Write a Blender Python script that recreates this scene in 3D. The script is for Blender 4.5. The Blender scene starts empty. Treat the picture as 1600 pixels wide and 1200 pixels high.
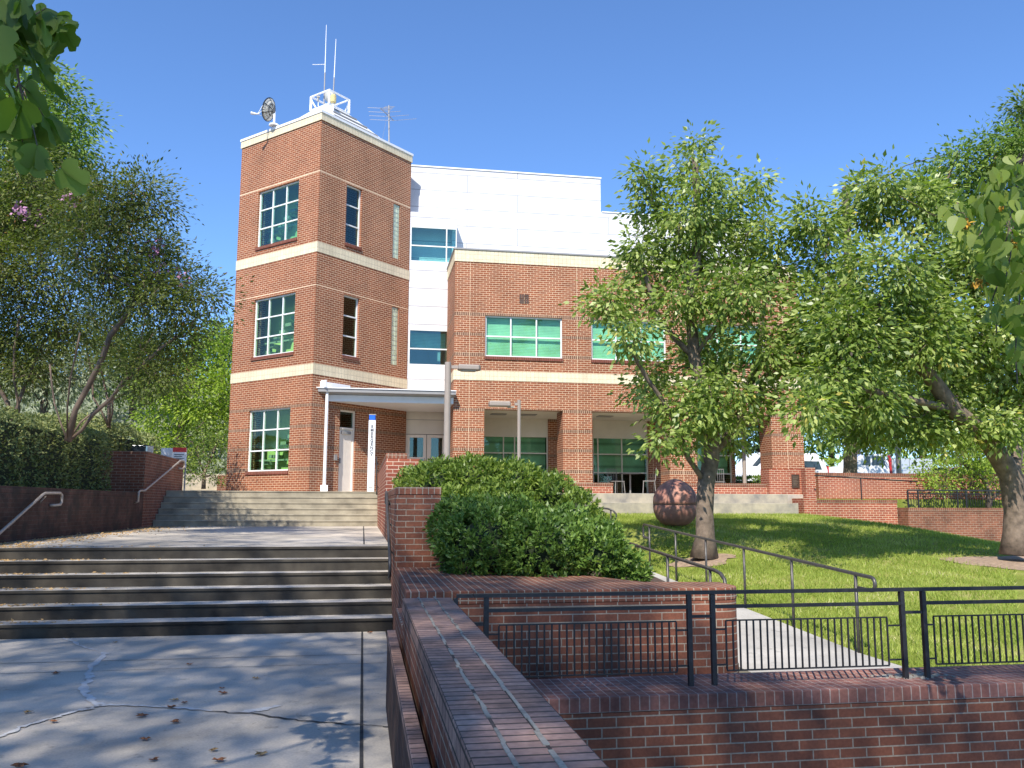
import bpy, math, random
import numpy as np
from mathutils import Vector, Matrix
random.seed(7); RNG = np.random.default_rng(11)
SC = bpy.context.scene; COL = SC.collection
# ------------------------------------------------------------------ camera
F, PITCH, ROLL, YAW, EYE = 1352.7, 0.13797, 0.00304, 0.16848, 1.49
_cy, _sy, _cp, _sp = math.cos(YAW), math.sin(YAW), math.cos(PITCH), math.sin(PITCH)
FW = Vector((_sy*_cp, _cy*_cp, _sp)); _r = Vector((_cy, -_sy, 0)); _u = _r.cross(FW)
RT = math.cos(ROLL)*_r + math.sin(ROLL)*_u; UP = -math.sin(ROLL)*_r + math.cos(ROLL)*_u
cd = bpy.data.cameras.new('camera'); cam = bpy.data.objects.new('camera', cd); COL.objects.link(cam)
cam.matrix_world = Matrix(((RT.x, UP.x, -FW.x, 0), (RT.y, UP.y, -FW.y, 0), (RT.z, UP.z, -FW.z, EYE), (0, 0, 0, 1)))
cd.sensor_width = 36; cd.lens = 36*F/1600; cd.clip_end = 2000; cd.clip_start = .05
SC.camera = cam
# ------------------------------------------------------------------ light
SUN = Vector((-.37, -.83, 1.0)).normalized()
EL = math.asin(SUN.z)
W = bpy.data.worlds.new('World'); SC.world = W; W.use_nodes = True
nt = W.node_tree; bg = nt.nodes['Background']; sk = nt.nodes.new('ShaderNodeTexSky')
sk.sky_type = 'NISHITA'; sk.sun_disc = False; sk.sun_elevation = EL; sk.sun_rotation = math.atan2(SUN.x, SUN.y)
sk.altitude = 1200; sk.air_density = 1.0; sk.dust_density = 0; sk.ozone_density = 10.0
nt.links.new(sk.outputs[0], bg.inputs[0]); bg.inputs[1].default_value = .15
sd = bpy.data.lights.new('sun', 'SUN'); sd.energy = 4.2; sd.angle = math.radians(.53); sd.color = (1, .94, .85)
so = bpy.data.objects.new('sun', sd); COL.objects.link(so); so.rotation_euler = (-SUN).to_track_quat('-Z', 'Y').to_euler()
so.location = (-20, -30, 50)
SC.view_settings.view_transform = 'Standard'; SC.view_settings.look = 'None'
SC.view_settings.exposure = .76; SC.view_settings.gamma = 1
# ------------------------------------------------------------------ helpers
S2 = math.sqrt(.5)
def at(px, py, Y):
    """the point at depth Y seen at a pixel of the 1600x1200 photograph (used to take measurements off it)"""
    d = FW + RT*((px-800)/F) + UP*((600-py)/F); k = Y/d.y
    return Vector((d.x*k, Y, EYE + d.z*k))
def link(name, me, mat, parent=None):
    o = bpy.data.objects.new(name, me); COL.objects.link(o)
    if mat: me.materials.append(mat)
    if parent: o.parent = parent
    return o
def tag(o, label, cat, group=None):
    o['label'] = label; o['category'] = cat
    if group: o['group'] = group
    return o
def thing(name, label, cat, group=None, loc=None):
    o = bpy.data.objects.new(name, None); COL.objects.link(o); o.empty_display_size = .2
    if loc is not None: o.location = loc
    return tag(o, label, cat, group)
def struct(o, kind='structure'): o['kind'] = kind; return o
def copy_tree(o, parent=None):
    c = o.copy(); COL.objects.link(c); c.parent = parent
    for ch in [x for x in bpy.data.objects if x.parent == o]: copy_tree(ch, c)
    return c
class MB:
    def __init__(s): s.v = []; s.f = []
    def face(s, pts):
        n = len(s.v); s.v += [tuple(p) for p in pts]; s.f.append(list(range(n, n+len(pts))))
    def fr(s, o, u, n, a, b, c):     # a point in a frame: along u, along n, up
        return (o[0]+u[0]*a+n[0]*b, o[1]+u[1]*a+n[1]*b, o[2]+c)
    def obox(s, o, u, n, u0, u1, d0, d1, z0, z1):
        k = len(s.v)
        for c in (z0, z1):
            for a, b in ((u0, d0), (u1, d0), (u1, d1), (u0, d1)): s.v.append(s.fr(o, u, n, a, b, c))
        fs = [[0,3,2,1],[4,5,6,7],[0,1,5,4],[1,2,6,5],[2,3,7,6],[3,0,4,7]]
        if (u[0]*n[1]-u[1]*n[0]) < 0: fs = [f[::-1] for f in fs]
        s.f += [[i+k for i in f] for f in fs]
    def box(s, x0, x1, y0, y1, z0, z1): s.obox((0,0,0), (1,0), (0,1), x0, x1, y0, y1, z0, z1)
    def prism(s, poly, z0, z1):      # poly counter-clockwise, z may be per-vertex lists
        n = len(poly); k = len(s.v)
        za = z0 if hasattr(z0, '__len__') else [z0]*n; zb = z1 if hasattr(z1, '__len__') else [z1]*n
        s.v += [(p[0], p[1], a) for p, a in zip(poly, za)] + [(p[0], p[1], b) for p, b in zip(poly, zb)]
        s.f.append([k+i for i in range(n)][::-1]); s.f.append([k+n+i for i in range(n)])
        for i in range(n): j = (i+1) % n; s.f.append([k+i, k+j, k+n+j, k+n+i])
    def xprism(s, prof, x0, x1):     # profile in (y,z) extruded along x
        n = len(prof); k = len(s.v)
        s.v += [(x0, p[0], p[1]) for p in prof] + [(x1, p[0], p[1]) for p in prof]
        s.f.append([k+i for i in range(n)][::-1]); s.f.append([k+n+i for i in range(n)])
        for i in range(n): j = (i+1) % n; s.f.append([k+i, k+j, k+n+j, k+n+i])
    def tube(s, pts, r, n=8, cap=True):
        pts = [Vector(p) for p in pts]; m = len(pts); rs = r if hasattr(r, '__len__') else [r]*m
        k = len(s.v); t0 = (pts[1]-pts[0]).normalized()
        a = t0.orthogonal().normalized()
        for i, p in enumerate(pts):
            t = (pts[min(i+1, m-1)]-pts[max(i-1, 0)]).normalized()
            a = (a - t*a.dot(t)); a = a.normalized() if a.length > 1e-6 else t.orthogonal().normalized()
            b = t.cross(a)
            for j in range(n):
                w = 2*math.pi*j/n; s.v.append(tuple(p + (a*math.cos(w)+b*math.sin(w))*rs[i]))
        for i in range(m-1):
            for j in range(n):
                j2 = (j+1) % n; s.f.append([k+i*n+j, k+i*n+j2, k+(i+1)*n+j2, k+(i+1)*n+j])
        if cap:
            s.f.append([k+j for j in range(n)][::-1]); s.f.append([k+(m-1)*n+j for j in range(n)])
    def lathe(s, o, prof, n=24):     # prof (r,z)
        k = len(s.v); m = len(prof)
        for r, z in prof:
            for j in range(n): w = 2*math.pi*j/n; s.v.append((o[0]+r*math.cos(w), o[1]+r*math.sin(w), o[2]+z))
        for i in range(m-1):
            for j in range(n):
                j2 = (j+1) % n; s.f.append([k+i*n+j, k+i*n+j2, k+(i+1)*n+j2, k+(i+1)*n+j])
        s.f.append([k+j for j in range(n)][::-1]); s.f.append([k+(m-1)*n+j for j in range(n)])
    def wall(s, o, u, n, u0, u1, z0, z1, th, holes=()):
        us = sorted({u0, u1, *[h[0] for h in holes], *[h[1] for h in holes]})
        zs = sorted({z0, z1, *[h[2] for h in holes], *[h[3] for h in holes]})
        us = [x for x in us if u0 <= x <= u1]; zs = [x for x in zs if z0 <= x <= z1]
        def solid(i, j):
            if i < 0 or j < 0 or i >= len(us)-1 or j >= len(zs)-1: return False
            a = (us[i]+us[i+1])/2; b = (zs[j]+zs[j+1])/2
            return not any(h[0] < a < h[1] and h[2] < b < h[3] for h in holes)
        flip = (u[0]*n[1]-u[1]*n[0]) < 0
        def q(*p):
            p = [s.fr(o, u, n, *x) for x in p]; s.face(p[::-1] if flip else p)
        for i in range(len(us)-1):
            for j in range(len(zs)-1):
                if not solid(i, j): continue
                a, b, c, d = us[i], us[i+1], zs[j], zs[j+1]
                q((a,0,c),(b,0,c),(b,0,d),(a,0,d)); q((b,th,c),(a,th,c),(a,th,d),(b,th,d))
                if not solid(i-1, j): q((a,th,c),(a,0,c),(a,0,d),(a,th,d))
                if not solid(i+1, j): q((b,0,c),(b,th,c),(b,th,d),(b,0,d))
                if not solid(i, j-1): q((a,th,c),(b,th,c),(b,0,c),(a,0,c))
                if not solid(i, j+1): q((a,0,d),(b,0,d),(b,th,d),(a,th,d))
    def build(s, name, mat, parent=None, smooth=False, bevel=0):
        me = bpy.data.meshes.new(name); me.from_pydata(s.v, [], s.f); me.update()
        uv = me.uv_layers.new(name='UVMap').data
        co = np.array(s.v)
        for p in me.polygons:
            nx, ny, nz = p.normal
            if abs(nz) > .75 or nx*nx+ny*ny < 1e-9:
                for li in p.loop_indices: c = co[me.loops[li].vertex_index]; uv[li].uv = (c[0], c[1])
            else:
                L = math.hypot(nx, ny); tx, ty = -ny/L, nx/L
                for li in p.loop_indices: c = co[me.loops[li].vertex_index]; uv[li].uv = (c[0]*tx+c[1]*ty, c[2])
        if smooth: me.polygons.foreach_set('use_smooth', [True]*len(me.polygons))
        o = link(name, me, mat, parent)
        if bevel:
            m = o.modifiers.new('bevel', 'BEVEL'); m.width = bevel; m.segments = 2; m.limit_method = 'ANGLE'
        return o
# ------------------------------------------------------------------ materials
def newmat(name):
    m = bpy.data.materials.new(name); m.use_nodes = True; t = m.node_tree
    return m, t, t.nodes['Principled BSDF'], t.links
def N(t, typ, **kw):
    n = t.nodes.new(typ)
    for k, v in kw.items():
        if k in n.inputs: n.inputs[k].default_value = v
        else: setattr(n, k, v)
    return n
def mixc(t, fac, a, b, mode='MIX'):
    m = t.nodes.new('ShaderNodeMix'); m.data_type = 'RGBA'; m.blend_type = mode
    for sock, val in ((m.inputs[0], fac), (m.inputs[6], a), (m.inputs[7], b)):
        if hasattr(val, 'is_output'): t.links.new(val, sock)
        elif sock == m.inputs[0]: sock.default_value = val
        else: sock.default_value = (*val, 1)
    return m.outputs[2]
def ramp(t, src, stops):
    r = t.nodes.new('ShaderNodeValToRGB'); cr = r.color_ramp
    while len(cr.elements) < len(stops): cr.elements.new(.5)
    for e, (p, c) in zip(cr.elements, stops): e.position = p; e.color = (*c, 1) if len(c) == 3 else c
    t.links.new(src, r.inputs[0]); return r.outputs[0]
def math_(t, op, a, b=0., c=0.):
    m = t.nodes.new('ShaderNodeMath'); m.operation = op
    for i, v in enumerate((a, b, c)):
        if hasattr(v, 'is_output'): t.links.new(v, m.inputs[i])
        else: m.inputs[i].default_value = v
    return m.outputs[0]
def noise(t, scale, detail=4, rough=.55, vec=None):
    n = N(t, 'ShaderNodeTexNoise', Scale=scale, Detail=detail, Roughness=rough)
    if vec is None:
        g = t.nodes.new('ShaderNodeNewGeometry'); vec = g.outputs['Position']
    t.links.new(vec, n.inputs['Vector']); return n.outputs[0]
def bump(t, b, h, strength, dist=.01):
    n = N(t, 'ShaderNodeBump', Strength=strength, Distance=dist); t.links.new(h, n.inputs['Height']); t.links.new(n.outputs[0], b.inputs['Normal'])
def plain(name, c, rough=.5, metal=0., var=.0, scale=6, spec=.5, bmp=0.):
    m, t, b, L = newmat(name); b.inputs['Roughness'].default_value = rough; b.inputs['Metallic'].default_value = metal
    b.inputs['Specular IOR Level'].default_value = spec
    if var:
        f = noise(t, scale); o = ramp(t, f, [(.3, [x*(1-var) for x in c]), (.7, [min(1, x*(1+var)) for x in c])]); L.new(o, b.inputs['Base Color'])
        if bmp: bump(t, b, noise(t, scale*9), bmp)
    else: b.inputs['Base Color'].default_value = (*c, 1)
    return m
def brick(name, c1, c2, mortar, bw=.203, rh=.0677, ms=.0052, offset=.5, bands=(), line=(), vline=(), ush=0, grime=.25, gscale=.9, bmp=.5, dark=(.11,.062,.042), moss=0.):
    m, t, b, L = newmat(name); b.inputs['Roughness'].default_value = .85; b.inputs['Specular IOR Level'].default_value = .25
    uv = t.nodes.new('ShaderNodeUVMap'); sp = t.nodes.new('ShaderNodeSeparateXYZ'); L.new(uv.outputs[0], sp.inputs[0])
    def bt(bw, rh, ms, a, c, mo, off, shift=0.):
        n = N(t, 'ShaderNodeTexBrick', Scale=1.0); n.offset = off
        n.inputs['Brick Width'].default_value = bw; n.inputs['Row Height'].default_value = rh
        n.inputs['Mortar Size'].default_value = ms; n.inputs['Mortar Smooth'].default_value = .15; n.inputs['Bias'].default_value = -.1
        n.inputs['Color1'].default_value = (*a, 1); n.inputs['Color2'].default_value = (*c, 1); n.inputs['Mortar'].default_value = (*mo, 1)
        if shift or ush:
            v = N(t, 'ShaderNodeVectorMath', operation='ADD'); v.inputs[1].default_value = (ush, shift, 0); L.new(uv.outputs[0], v.inputs[0]); L.new(v.outputs[0], n.inputs['Vector'])
        else: L.new(uv.outputs[0], n.inputs['Vector'])
        return n
    n = bt(bw, rh, ms, c1, c2, mortar, offset); col = n.outputs[0]; fac = n.outputs[1]
    for z in bands:
        h = .05; k = bt(.068, .11, .006, dark, [x*1.9 for x in dark], mortar, 0, .055-z)
        msk = math_(t, 'MULTIPLY', math_(t, 'COMPARE', sp.outputs[1], z, h), .75); col = mixc(t, msk, col, k.outputs[0])
    for z in line:
        msk = math_(t, 'COMPARE', sp.outputs[1], z, .014); col = mixc(t, msk, col, [min(1, x*1.1) for x in mortar])
    for x in vline:
        msk = math_(t, 'COMPARE', sp.outputs[0], x, .006); col = mixc(t, msk, col, [x_*.9 for x_ in mortar])
    g = noise(t, gscale, 6, .6); g2 = ramp(t, g, [(.3, (1-grime,)*3), (.65, (1.05,)*3)])
    col = mixc(t, 1., col, g2, 'MULTIPLY')
    mp = N(t, 'ShaderNodeMapping'); mp.inputs['Scale'].default_value = (1.6, 1.6, .16); gp = t.nodes.new('ShaderNodeNewGeometry'); L.new(gp.outputs['Position'], mp.inputs[0]); sk_ = noise(t, 1.3, 5, .6, mp.outputs[0]); col = mixc(t, 1., col, ramp(t, sk_, [(.3, (1-grime*.6,)*3), (.6, (1.04,)*3)]), 'MULTIPLY')
    f = noise(t, 40, 3); col = mixc(t, 1., col, ramp(t, f, [(.25, (.8,)*3), (.75, (1.18,)*3)]), 'MULTIPLY')
    if moss:
        mm = noise(t, 2.3, 6, .65); col = mixc(t, ramp(t, mm, [(.5, (0,)*3), (.62, (moss,)*3)]), col, (.035, .03, .026))
    L.new(col, b.inputs['Base Color'])
    h = math_(t, 'MULTIPLY_ADD', fac, -1., math_(t, 'MULTIPLY', f, .35)); bump(t, b, h, bmp, .006)
    return m
M = {}
BM = (.76, .58, .39)
zb = (2.5, 3.15, 3.755, 4.375)
M['brick_tower'] = brick('tower brick', (.31,.102,.047), (.23,.075,.037), BM, bands=zb, line=(7.99, 11.55), grime=.16, ms=.0054)
M['brick_main'] = brick('main brick', (.31,.102,.047), (.23,.075,.037), BM, bands=zb+(6.1, 6.74, 7.38), vline=(3.14, 6.58, 10.03, 13.62), grime=.16, ms=.0054)
M['brick_site'] = brick('site brick', (.275,.10,.056), (.19,.07,.042), (.38,.31,.23), grime=.3, moss=.3)
M['brick_far'] = brick('far site brick', (.36,.105,.058), (.28,.075,.045), (.72,.56,.40), grime=.2)
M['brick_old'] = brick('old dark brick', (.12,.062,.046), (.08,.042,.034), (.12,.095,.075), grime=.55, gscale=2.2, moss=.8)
M['rowlock'] = brick('rowlock brick', (.275,.10,.056), (.19,.07,.042), (.40,.33,.24), bw=.07, rh=.112, ms=.005, offset=0, grime=.3, moss=.25)
M['cap3'] = brick('weathered cap brick', (.50,.31,.235), (.37,.225,.175), (.10,.075,.06), bw=.115, rh=.0677, ms=.0065, offset=0, ush=.055, grime=.45, gscale=3, moss=.45)
M['cap_row'] = brick('cap header brick', (.34,.15,.11), (.25,.105,.08), (.44,.34,.28), bw=.07, rh=.102, ms=.0045, offset=0, grime=.4, gscale=2, moss=.3)
M['cream'] = brick('cream block', (.78,.67,.47), (.72,.61,.42), (.40,.33,.23), bw=.13, rh=.155, ms=.004, offset=0, grime=.1, bmp=.3)
M['dark_brick'] = brick('dark sill brick', (.22,.065,.045), (.17,.05,.036), (.30,.18,.12), bw=.07, rh=.11, offset=0)
M['white_panel'] = brick('white metal panel', (.66,.66,.67), (.64,.64,.655), (.26,.26,.29), bw=5.2, rh=.625, ms=.011, offset=.35, grime=.03, bmp=.1)
M['white'] = plain('white painted metal', (.82,.82,.82), .4, var=.03)
M['frame'] = plain('window frame paint', (.78,.78,.75), .4)
M['beige'] = plain('beige panel', (.74,.69,.60), .6, var=.06, scale=2)
M['door'] = plain('cream door paint', (.80,.72,.62), .5, var=.04)
M['grey_metal'] = plain('grey painted metal', (.30,.29,.28), .45, metal=.1, var=.05)
M['post_grey'] = plain('taupe lamp paint', (.33,.28,.24), .5, var=.05)
M['black_metal'] = plain('black painted steel', (.018,.018,.02), .42, var=.4, scale=30)
M['rail_bronze'] = plain('bronze handrail', (.075,.068,.062), .4, metal=.3, var=.3, scale=20)
M['rail_pale'] = plain('pale handrail', (.42,.36,.30), .4, metal=.2, var=.2, scale=20)
M['blue'] = plain('blue lamp glass', (.02,.13,.62), .2)
M['letter'] = plain('grey lettering', (.10,.10,.11), .5)
M['plaque'] = plain('bronze plaque', (.10,.065,.045), .5, metal=.5, var=.2)
M['plaque_line'] = plain('raised plaque text', (.22,.16,.11), .4, metal=.5)
M['red'] = plain('red sign print', (.55,.03,.03), .4)
M['purple'] = plain('maroon sign print', (.16,.02,.08), .4)
M['dish'] = plain('grey dish', (.46,.45,.40), .5, var=.08)
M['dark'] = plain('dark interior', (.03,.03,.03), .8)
M['inside'] = plain('interior wall', (.58,.68,.26), .8, var=.05)
M['yellow_box'] = plain('pale yellow box', (.62,.50,.22), .5)
M['tyre'] = plain('rubber', (.02,.02,.02), .8)
M['car_white'] = plain('white car paint', (.80,.80,.80), .25)
M['car_dark'] = plain('dark car paint', (.03,.04,.05), .2)
M['car_silver'] = plain('silver car paint', (.55,.57,.60), .25, metal=.3)
M['car_glass'] = plain('car window', (.03,.05,.07), .06)
M['asphalt'] = plain('asphalt', (.055,.055,.055), .9, var=.25, scale=3, bmp=.2)
M['soil'] = plain('mulch', (.075,.045,.03), .95, var=.4, scale=14, bmp=.6)
M['bark'] = plain('grey brown bark', (.17,.125,.09), .9, var=.45, scale=9, bmp=.9)
M['bark_pale'] = plain('smooth tan bark', (.14,.095,.065), .75, var=.4, scale=4, bmp=.3)
M['bark_dark'] = plain('dark bark', (.08,.06,.045), .9, var=.4, scale=8, bmp=.8)
M['twig'] = plain('twig', (.10,.075,.05), .9)
M['dead_leaf'] = plain('dry leaf', (.26,.10,.035), .8, var=.5, scale=30)
M['dead_leaf_tan'] = plain('tan dry leaf', (.38,.24,.10), .8, var=.4, scale=30)
M['petal'] = plain('pink petals', (.42,.20,.33), .7, var=.3, scale=20)
M['orange_leaf'] = plain('orange withered leaf', (.55,.30,.03), .7, var=.35, scale=25)
M['stringer'] = plain('stair stringer', (.30,.36,.26), .7)
def m_rust():
    m, t, b, L = newmat('rusted iron'); b.inputs['Roughness'].default_value = .62; b.inputs['Metallic'].default_value = .0
    a = noise(t, 3.5, 8, .62); c = ramp(t, a, [(.3, (.26,.115,.085)), (.5, (.38,.17,.12)), (.62, (.46,.22,.155)), (.75, (.36,.20,.16))])
    L.new(c, b.inputs['Base Color']); bump(t, b, noise(t, 25, 5), .35); return m
M['rust'] = m_rust()
def m_glass(name, tint, refl=.12, rough=.02):
    m, t, b, L = newmat(name); t.nodes.remove(b); out = t.nodes['Material Output']
    tr = N(t, 'ShaderNodeBsdfTransparent'); tr.inputs[0].default_value = (*tint, 1)
    gl = N(t, 'ShaderNodeBsdfGlossy'); gl.inputs['Roughness'].default_value = rough; gl.inputs[0].default_value = (.85,1,.95,1)
    lw = N(t, 'ShaderNodeLayerWeight', Blend=.5); f = math_(t, 'MULTIPLY_ADD', math_(t, 'POWER', lw.outputs['Facing'], 5.), .9, .04+refl)
    mx = N(t, 'ShaderNodeMixShader'); L.new(f, mx.inputs[0]); L.new(tr.outputs[0], mx.inputs[1]); L.new(gl.outputs[0], mx.inputs[2]); L.new(mx.outputs[0], out.inputs[0])
    return m
M['glass_green'] = m_glass('green tinted glass', (.82,.95,.86), -.005)
M['glass_teal'] = m_glass('teal tinted glass', (.72,.92,.90), .03)
M['glass_block'] = plain('glass block', (.52,.58,.42), .15, var=.25, scale=14)
M['glass_dark'] = m_glass('dark glass', (.60,.70,.64), .03)
def m_blind(name, c, pitch=.05):
    m, t, b, L = newmat(name); b.inputs['Roughness'].default_value = .6
    uv = t.nodes.new('ShaderNodeUVMap'); sp = t.nodes.new('ShaderNodeSeparateXYZ'); L.new(uv.outputs[0], sp.inputs[0])
    w = math_(t, 'FRACT', math_(t, 'DIVIDE', sp.outputs[1], pitch))
    n = noise(t, 1.6, 3); o = ramp(t, w, [(.0, [x*.45 for x in c]), (.22, c), (.8, c), (1, [x*.6 for x in c])])
    o = mixc(t, 1., o, ramp(t, n, [(.3, (.75,)*3), (.7, (1.1,)*3)]), 'MULTIPLY'); L.new(o, b.inputs['Base Color']); return m
M['blind'] = m_blind('venetian blind', (.42,.66,.52))
M['blind_dim'] = m_blind('roller blind', (.46,.64,.48), .4)
def m_concrete(name, base, stain, riser=None, scale=1.2):
    m, t, b, L = newmat(name); b.inputs['Roughness'].default_value = .9; b.inputs['Specular IOR Level'].default_value = .3
    n1 = noise(t, scale, 7, .62); n2 = noise(t, 60, 3); n3 = noise(t, .35, 3)
    c = ramp(t, n1, [(.28, stain), (.5, base), (.75, [x*1.15 for x in base])])
    c = mixc(t, 1., c, ramp(t, n3, [(.35, (.72,)*3), (.65, (1.10,)*3)]), 'MULTIPLY')
    c = mixc(t, 1., c, ramp(t, n2, [(.25, (.82,)*3), (.75, (1.12,)*3)]), 'MULTIPLY')
    n6 = noise(t, 4.5, 8, .7); c = mixc(t, 1., c, ramp(t, n6, [(.30, (.62,)*3), (.42, (1.,)*3)]), 'MULTIPLY')
    vo = N(t, 'ShaderNodeTexVoronoi', Scale=7.); gq = t.nodes.new('ShaderNodeNewGeometry'); L.new(gq.outputs['Position'], vo.inputs['Vector']); c = mixc(t, 1., c, ramp(t, vo.outputs['Distance'], [(.03, (.55,)*3), (.075, (1.,)*3)]), 'MULTIPLY')
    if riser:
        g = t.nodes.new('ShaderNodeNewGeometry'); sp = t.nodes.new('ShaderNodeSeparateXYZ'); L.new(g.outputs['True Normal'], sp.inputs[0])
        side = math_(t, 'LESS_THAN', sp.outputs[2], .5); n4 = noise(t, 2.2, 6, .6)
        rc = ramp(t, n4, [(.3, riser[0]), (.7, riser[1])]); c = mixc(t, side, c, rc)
    L.new(c, b.inputs['Base Color']); bump(t, b, math_(t, 'ADD', n1, math_(t, 'MULTIPLY', n2, .4)), .25); return m
M['concrete'] = m_concrete('paving concrete', (.55,.49,.405), (.37,.335,.28))
M['stair_low'] = m_concrete('stained and shade-toned stair concrete', (.52,.48,.42), (.33,.30,.26), ((.022,.019,.016), (.09,.078,.06)))  # dark riser tone holds both real stain and painted shade
M['stair_up'] = m_concrete('stair concrete', (.50,.47,.40), (.34,.31,.26), ((.20,.175,.13), (.42,.37,.27)))
M['step_right'] = m_concrete('weathered step concrete', (.50,.47,.41), (.34,.31,.27), ((.22,.205,.18), (.50,.43,.31)), 2.2)
M['ramp'] = m_concrete('ramp concrete', (.44,.41,.36), (.34,.32,.28))
M['patch'] = m_concrete('pale crack filler', (.62,.60,.56), (.45,.43,.40), scale=9)
M['joint'] = plain('dark joint line', (.05,.047,.042), .95, var=.4, scale=12)  # plain dark colour for joints, seams and weld lines
M['mortar'] = m_concrete('weathered mortar', (.34,.31,.25), (.15,.135,.11), scale=9)
def m_grass():
    m, t, b, L = newmat('lawn soil and thatch'); b.inputs['Roughness'].default_value = .95; b.inputs['Specular IOR Level'].default_value = .1
    a = noise(t, .8, 6, .65); c = ramp(t, a, [(.3, (.16,.20,.035)), (.5, (.24,.28,.05)), (.64, (.34,.33,.10)), (.76, (.44,.38,.19))])
    c = mixc(t, 1., c, ramp(t, noise(t, 45, 3), [(.3, (.6,)*3), (.7, (1.25,)*3)]), 'MULTIPLY'); L.new(c, b.inputs['Base Color'])
    bump(t, b, noise(t, 70, 4), .8, .03); return m
M['lawn'] = m_grass()
def m_leaf(name, dark, mid, light, odd=None, trans=.35, rough=.5, oddp=.96):
    m, t, b, L = newmat(name); out = t.nodes['Material Output']; b.inputs['Roughness'].default_value = rough
    b.inputs['Specular IOR Level'].default_value = .35
    at_ = t.nodes.new('ShaderNodeAttribute'); at_.attribute_name = 'tone'
    st = [(.0, dark), (.5, mid), (.9, light)]
    if odd: st = [(.0, dark), (.5, mid), (.88, light), (oddp, light), (min(1, oddp+.02), odd)]
    c = ramp(t, at_.outputs['Fac'], st); L.new(c, b.inputs['Base Color'])
    tl = N(t, 'ShaderNodeBsdfTranslucent'); c2 = mixc(t, 1., c, (1.25, 1.5, .55), 'MULTIPLY'); L.new(c2, tl.inputs[0])
    mx = N(t, 'ShaderNodeMixShader'); mx.inputs[0].default_value = trans
    L.new(b.outputs[0], mx.inputs[1]); L.new(tl.outputs[0], mx.inputs[2]); L.new(mx.outputs[0], out.inputs[0]); return m
M['leaf_ash'] = m_leaf('ash leaf', (.09,.145,.03), (.23,.30,.065), (.50,.55,.20), (.55,.46,.11), .36, .36, .97)
M['leaf_crape'] = m_leaf('crape myrtle leaf', (.06,.085,.022), (.125,.155,.035), (.24,.25,.055), (.24,.12,.035), .35, .5, .95)
M['leaf_bright'] = m_leaf('bright yellow green leaf', (.17,.25,.03), (.27,.37,.045), (.40,.48,.08), None, .4)  # foliage that is yellow green by its own colour
M['leaf_maple'] = m_leaf('broad green leaf', (.085,.15,.03), (.17,.26,.05), (.32,.41,.10), None, .35)
M['leaf_far'] = m_leaf('distant leaf', (.065,.11,.03), (.11,.17,.045), (.19,.25,.065), None, .3)
M['leaf_pale'] = m_leaf('pale grey green leaf', (.16,.19,.11), (.27,.29,.19), (.38,.38,.27), None, .25, .7)  # pale grey green tone, lighter than the other far leaves
M['leaf_hedge'] = m_leaf('clipped hedge leaf', (.10,.13,.042), (.185,.22,.07), (.30,.31,.105), (.20,.14,.05), .15, .55, .95)
M['leaf_shrub'] = m_leaf('glossy shrub leaf', (.045,.09,.018), (.115,.195,.033), (.23,.33,.065), (.34,.42,.09), .25, .42, .93)
M['leaf_shrub_light'] = m_leaf('yellow green shrub leaf', (.07,.12,.024), (.16,.23,.04), (.29,.36,.07), (.38,.42,.09), .3, .4, .92)
M['leaf_tulip'] = m_leaf('tulip tree leaf', (.085,.14,.028), (.13,.20,.038), (.19,.27,.06), None, .5, .5)
M['leaf_vine'] = m_leaf('vine leaf', (.10,.16,.03), (.21,.28,.05), (.34,.40,.09), (.48,.40,.09), .5, .45, .93)
M['grass_blade'] = m_leaf('grass blade', (.21,.27,.04), (.32,.385,.07), (.46,.48,.14), (.60,.54,.28), .35, .7, .93)
M['core'] = plain('inner twigs and leaves', (.022,.034,.012), 1., var=.5, scale=20)
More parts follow.
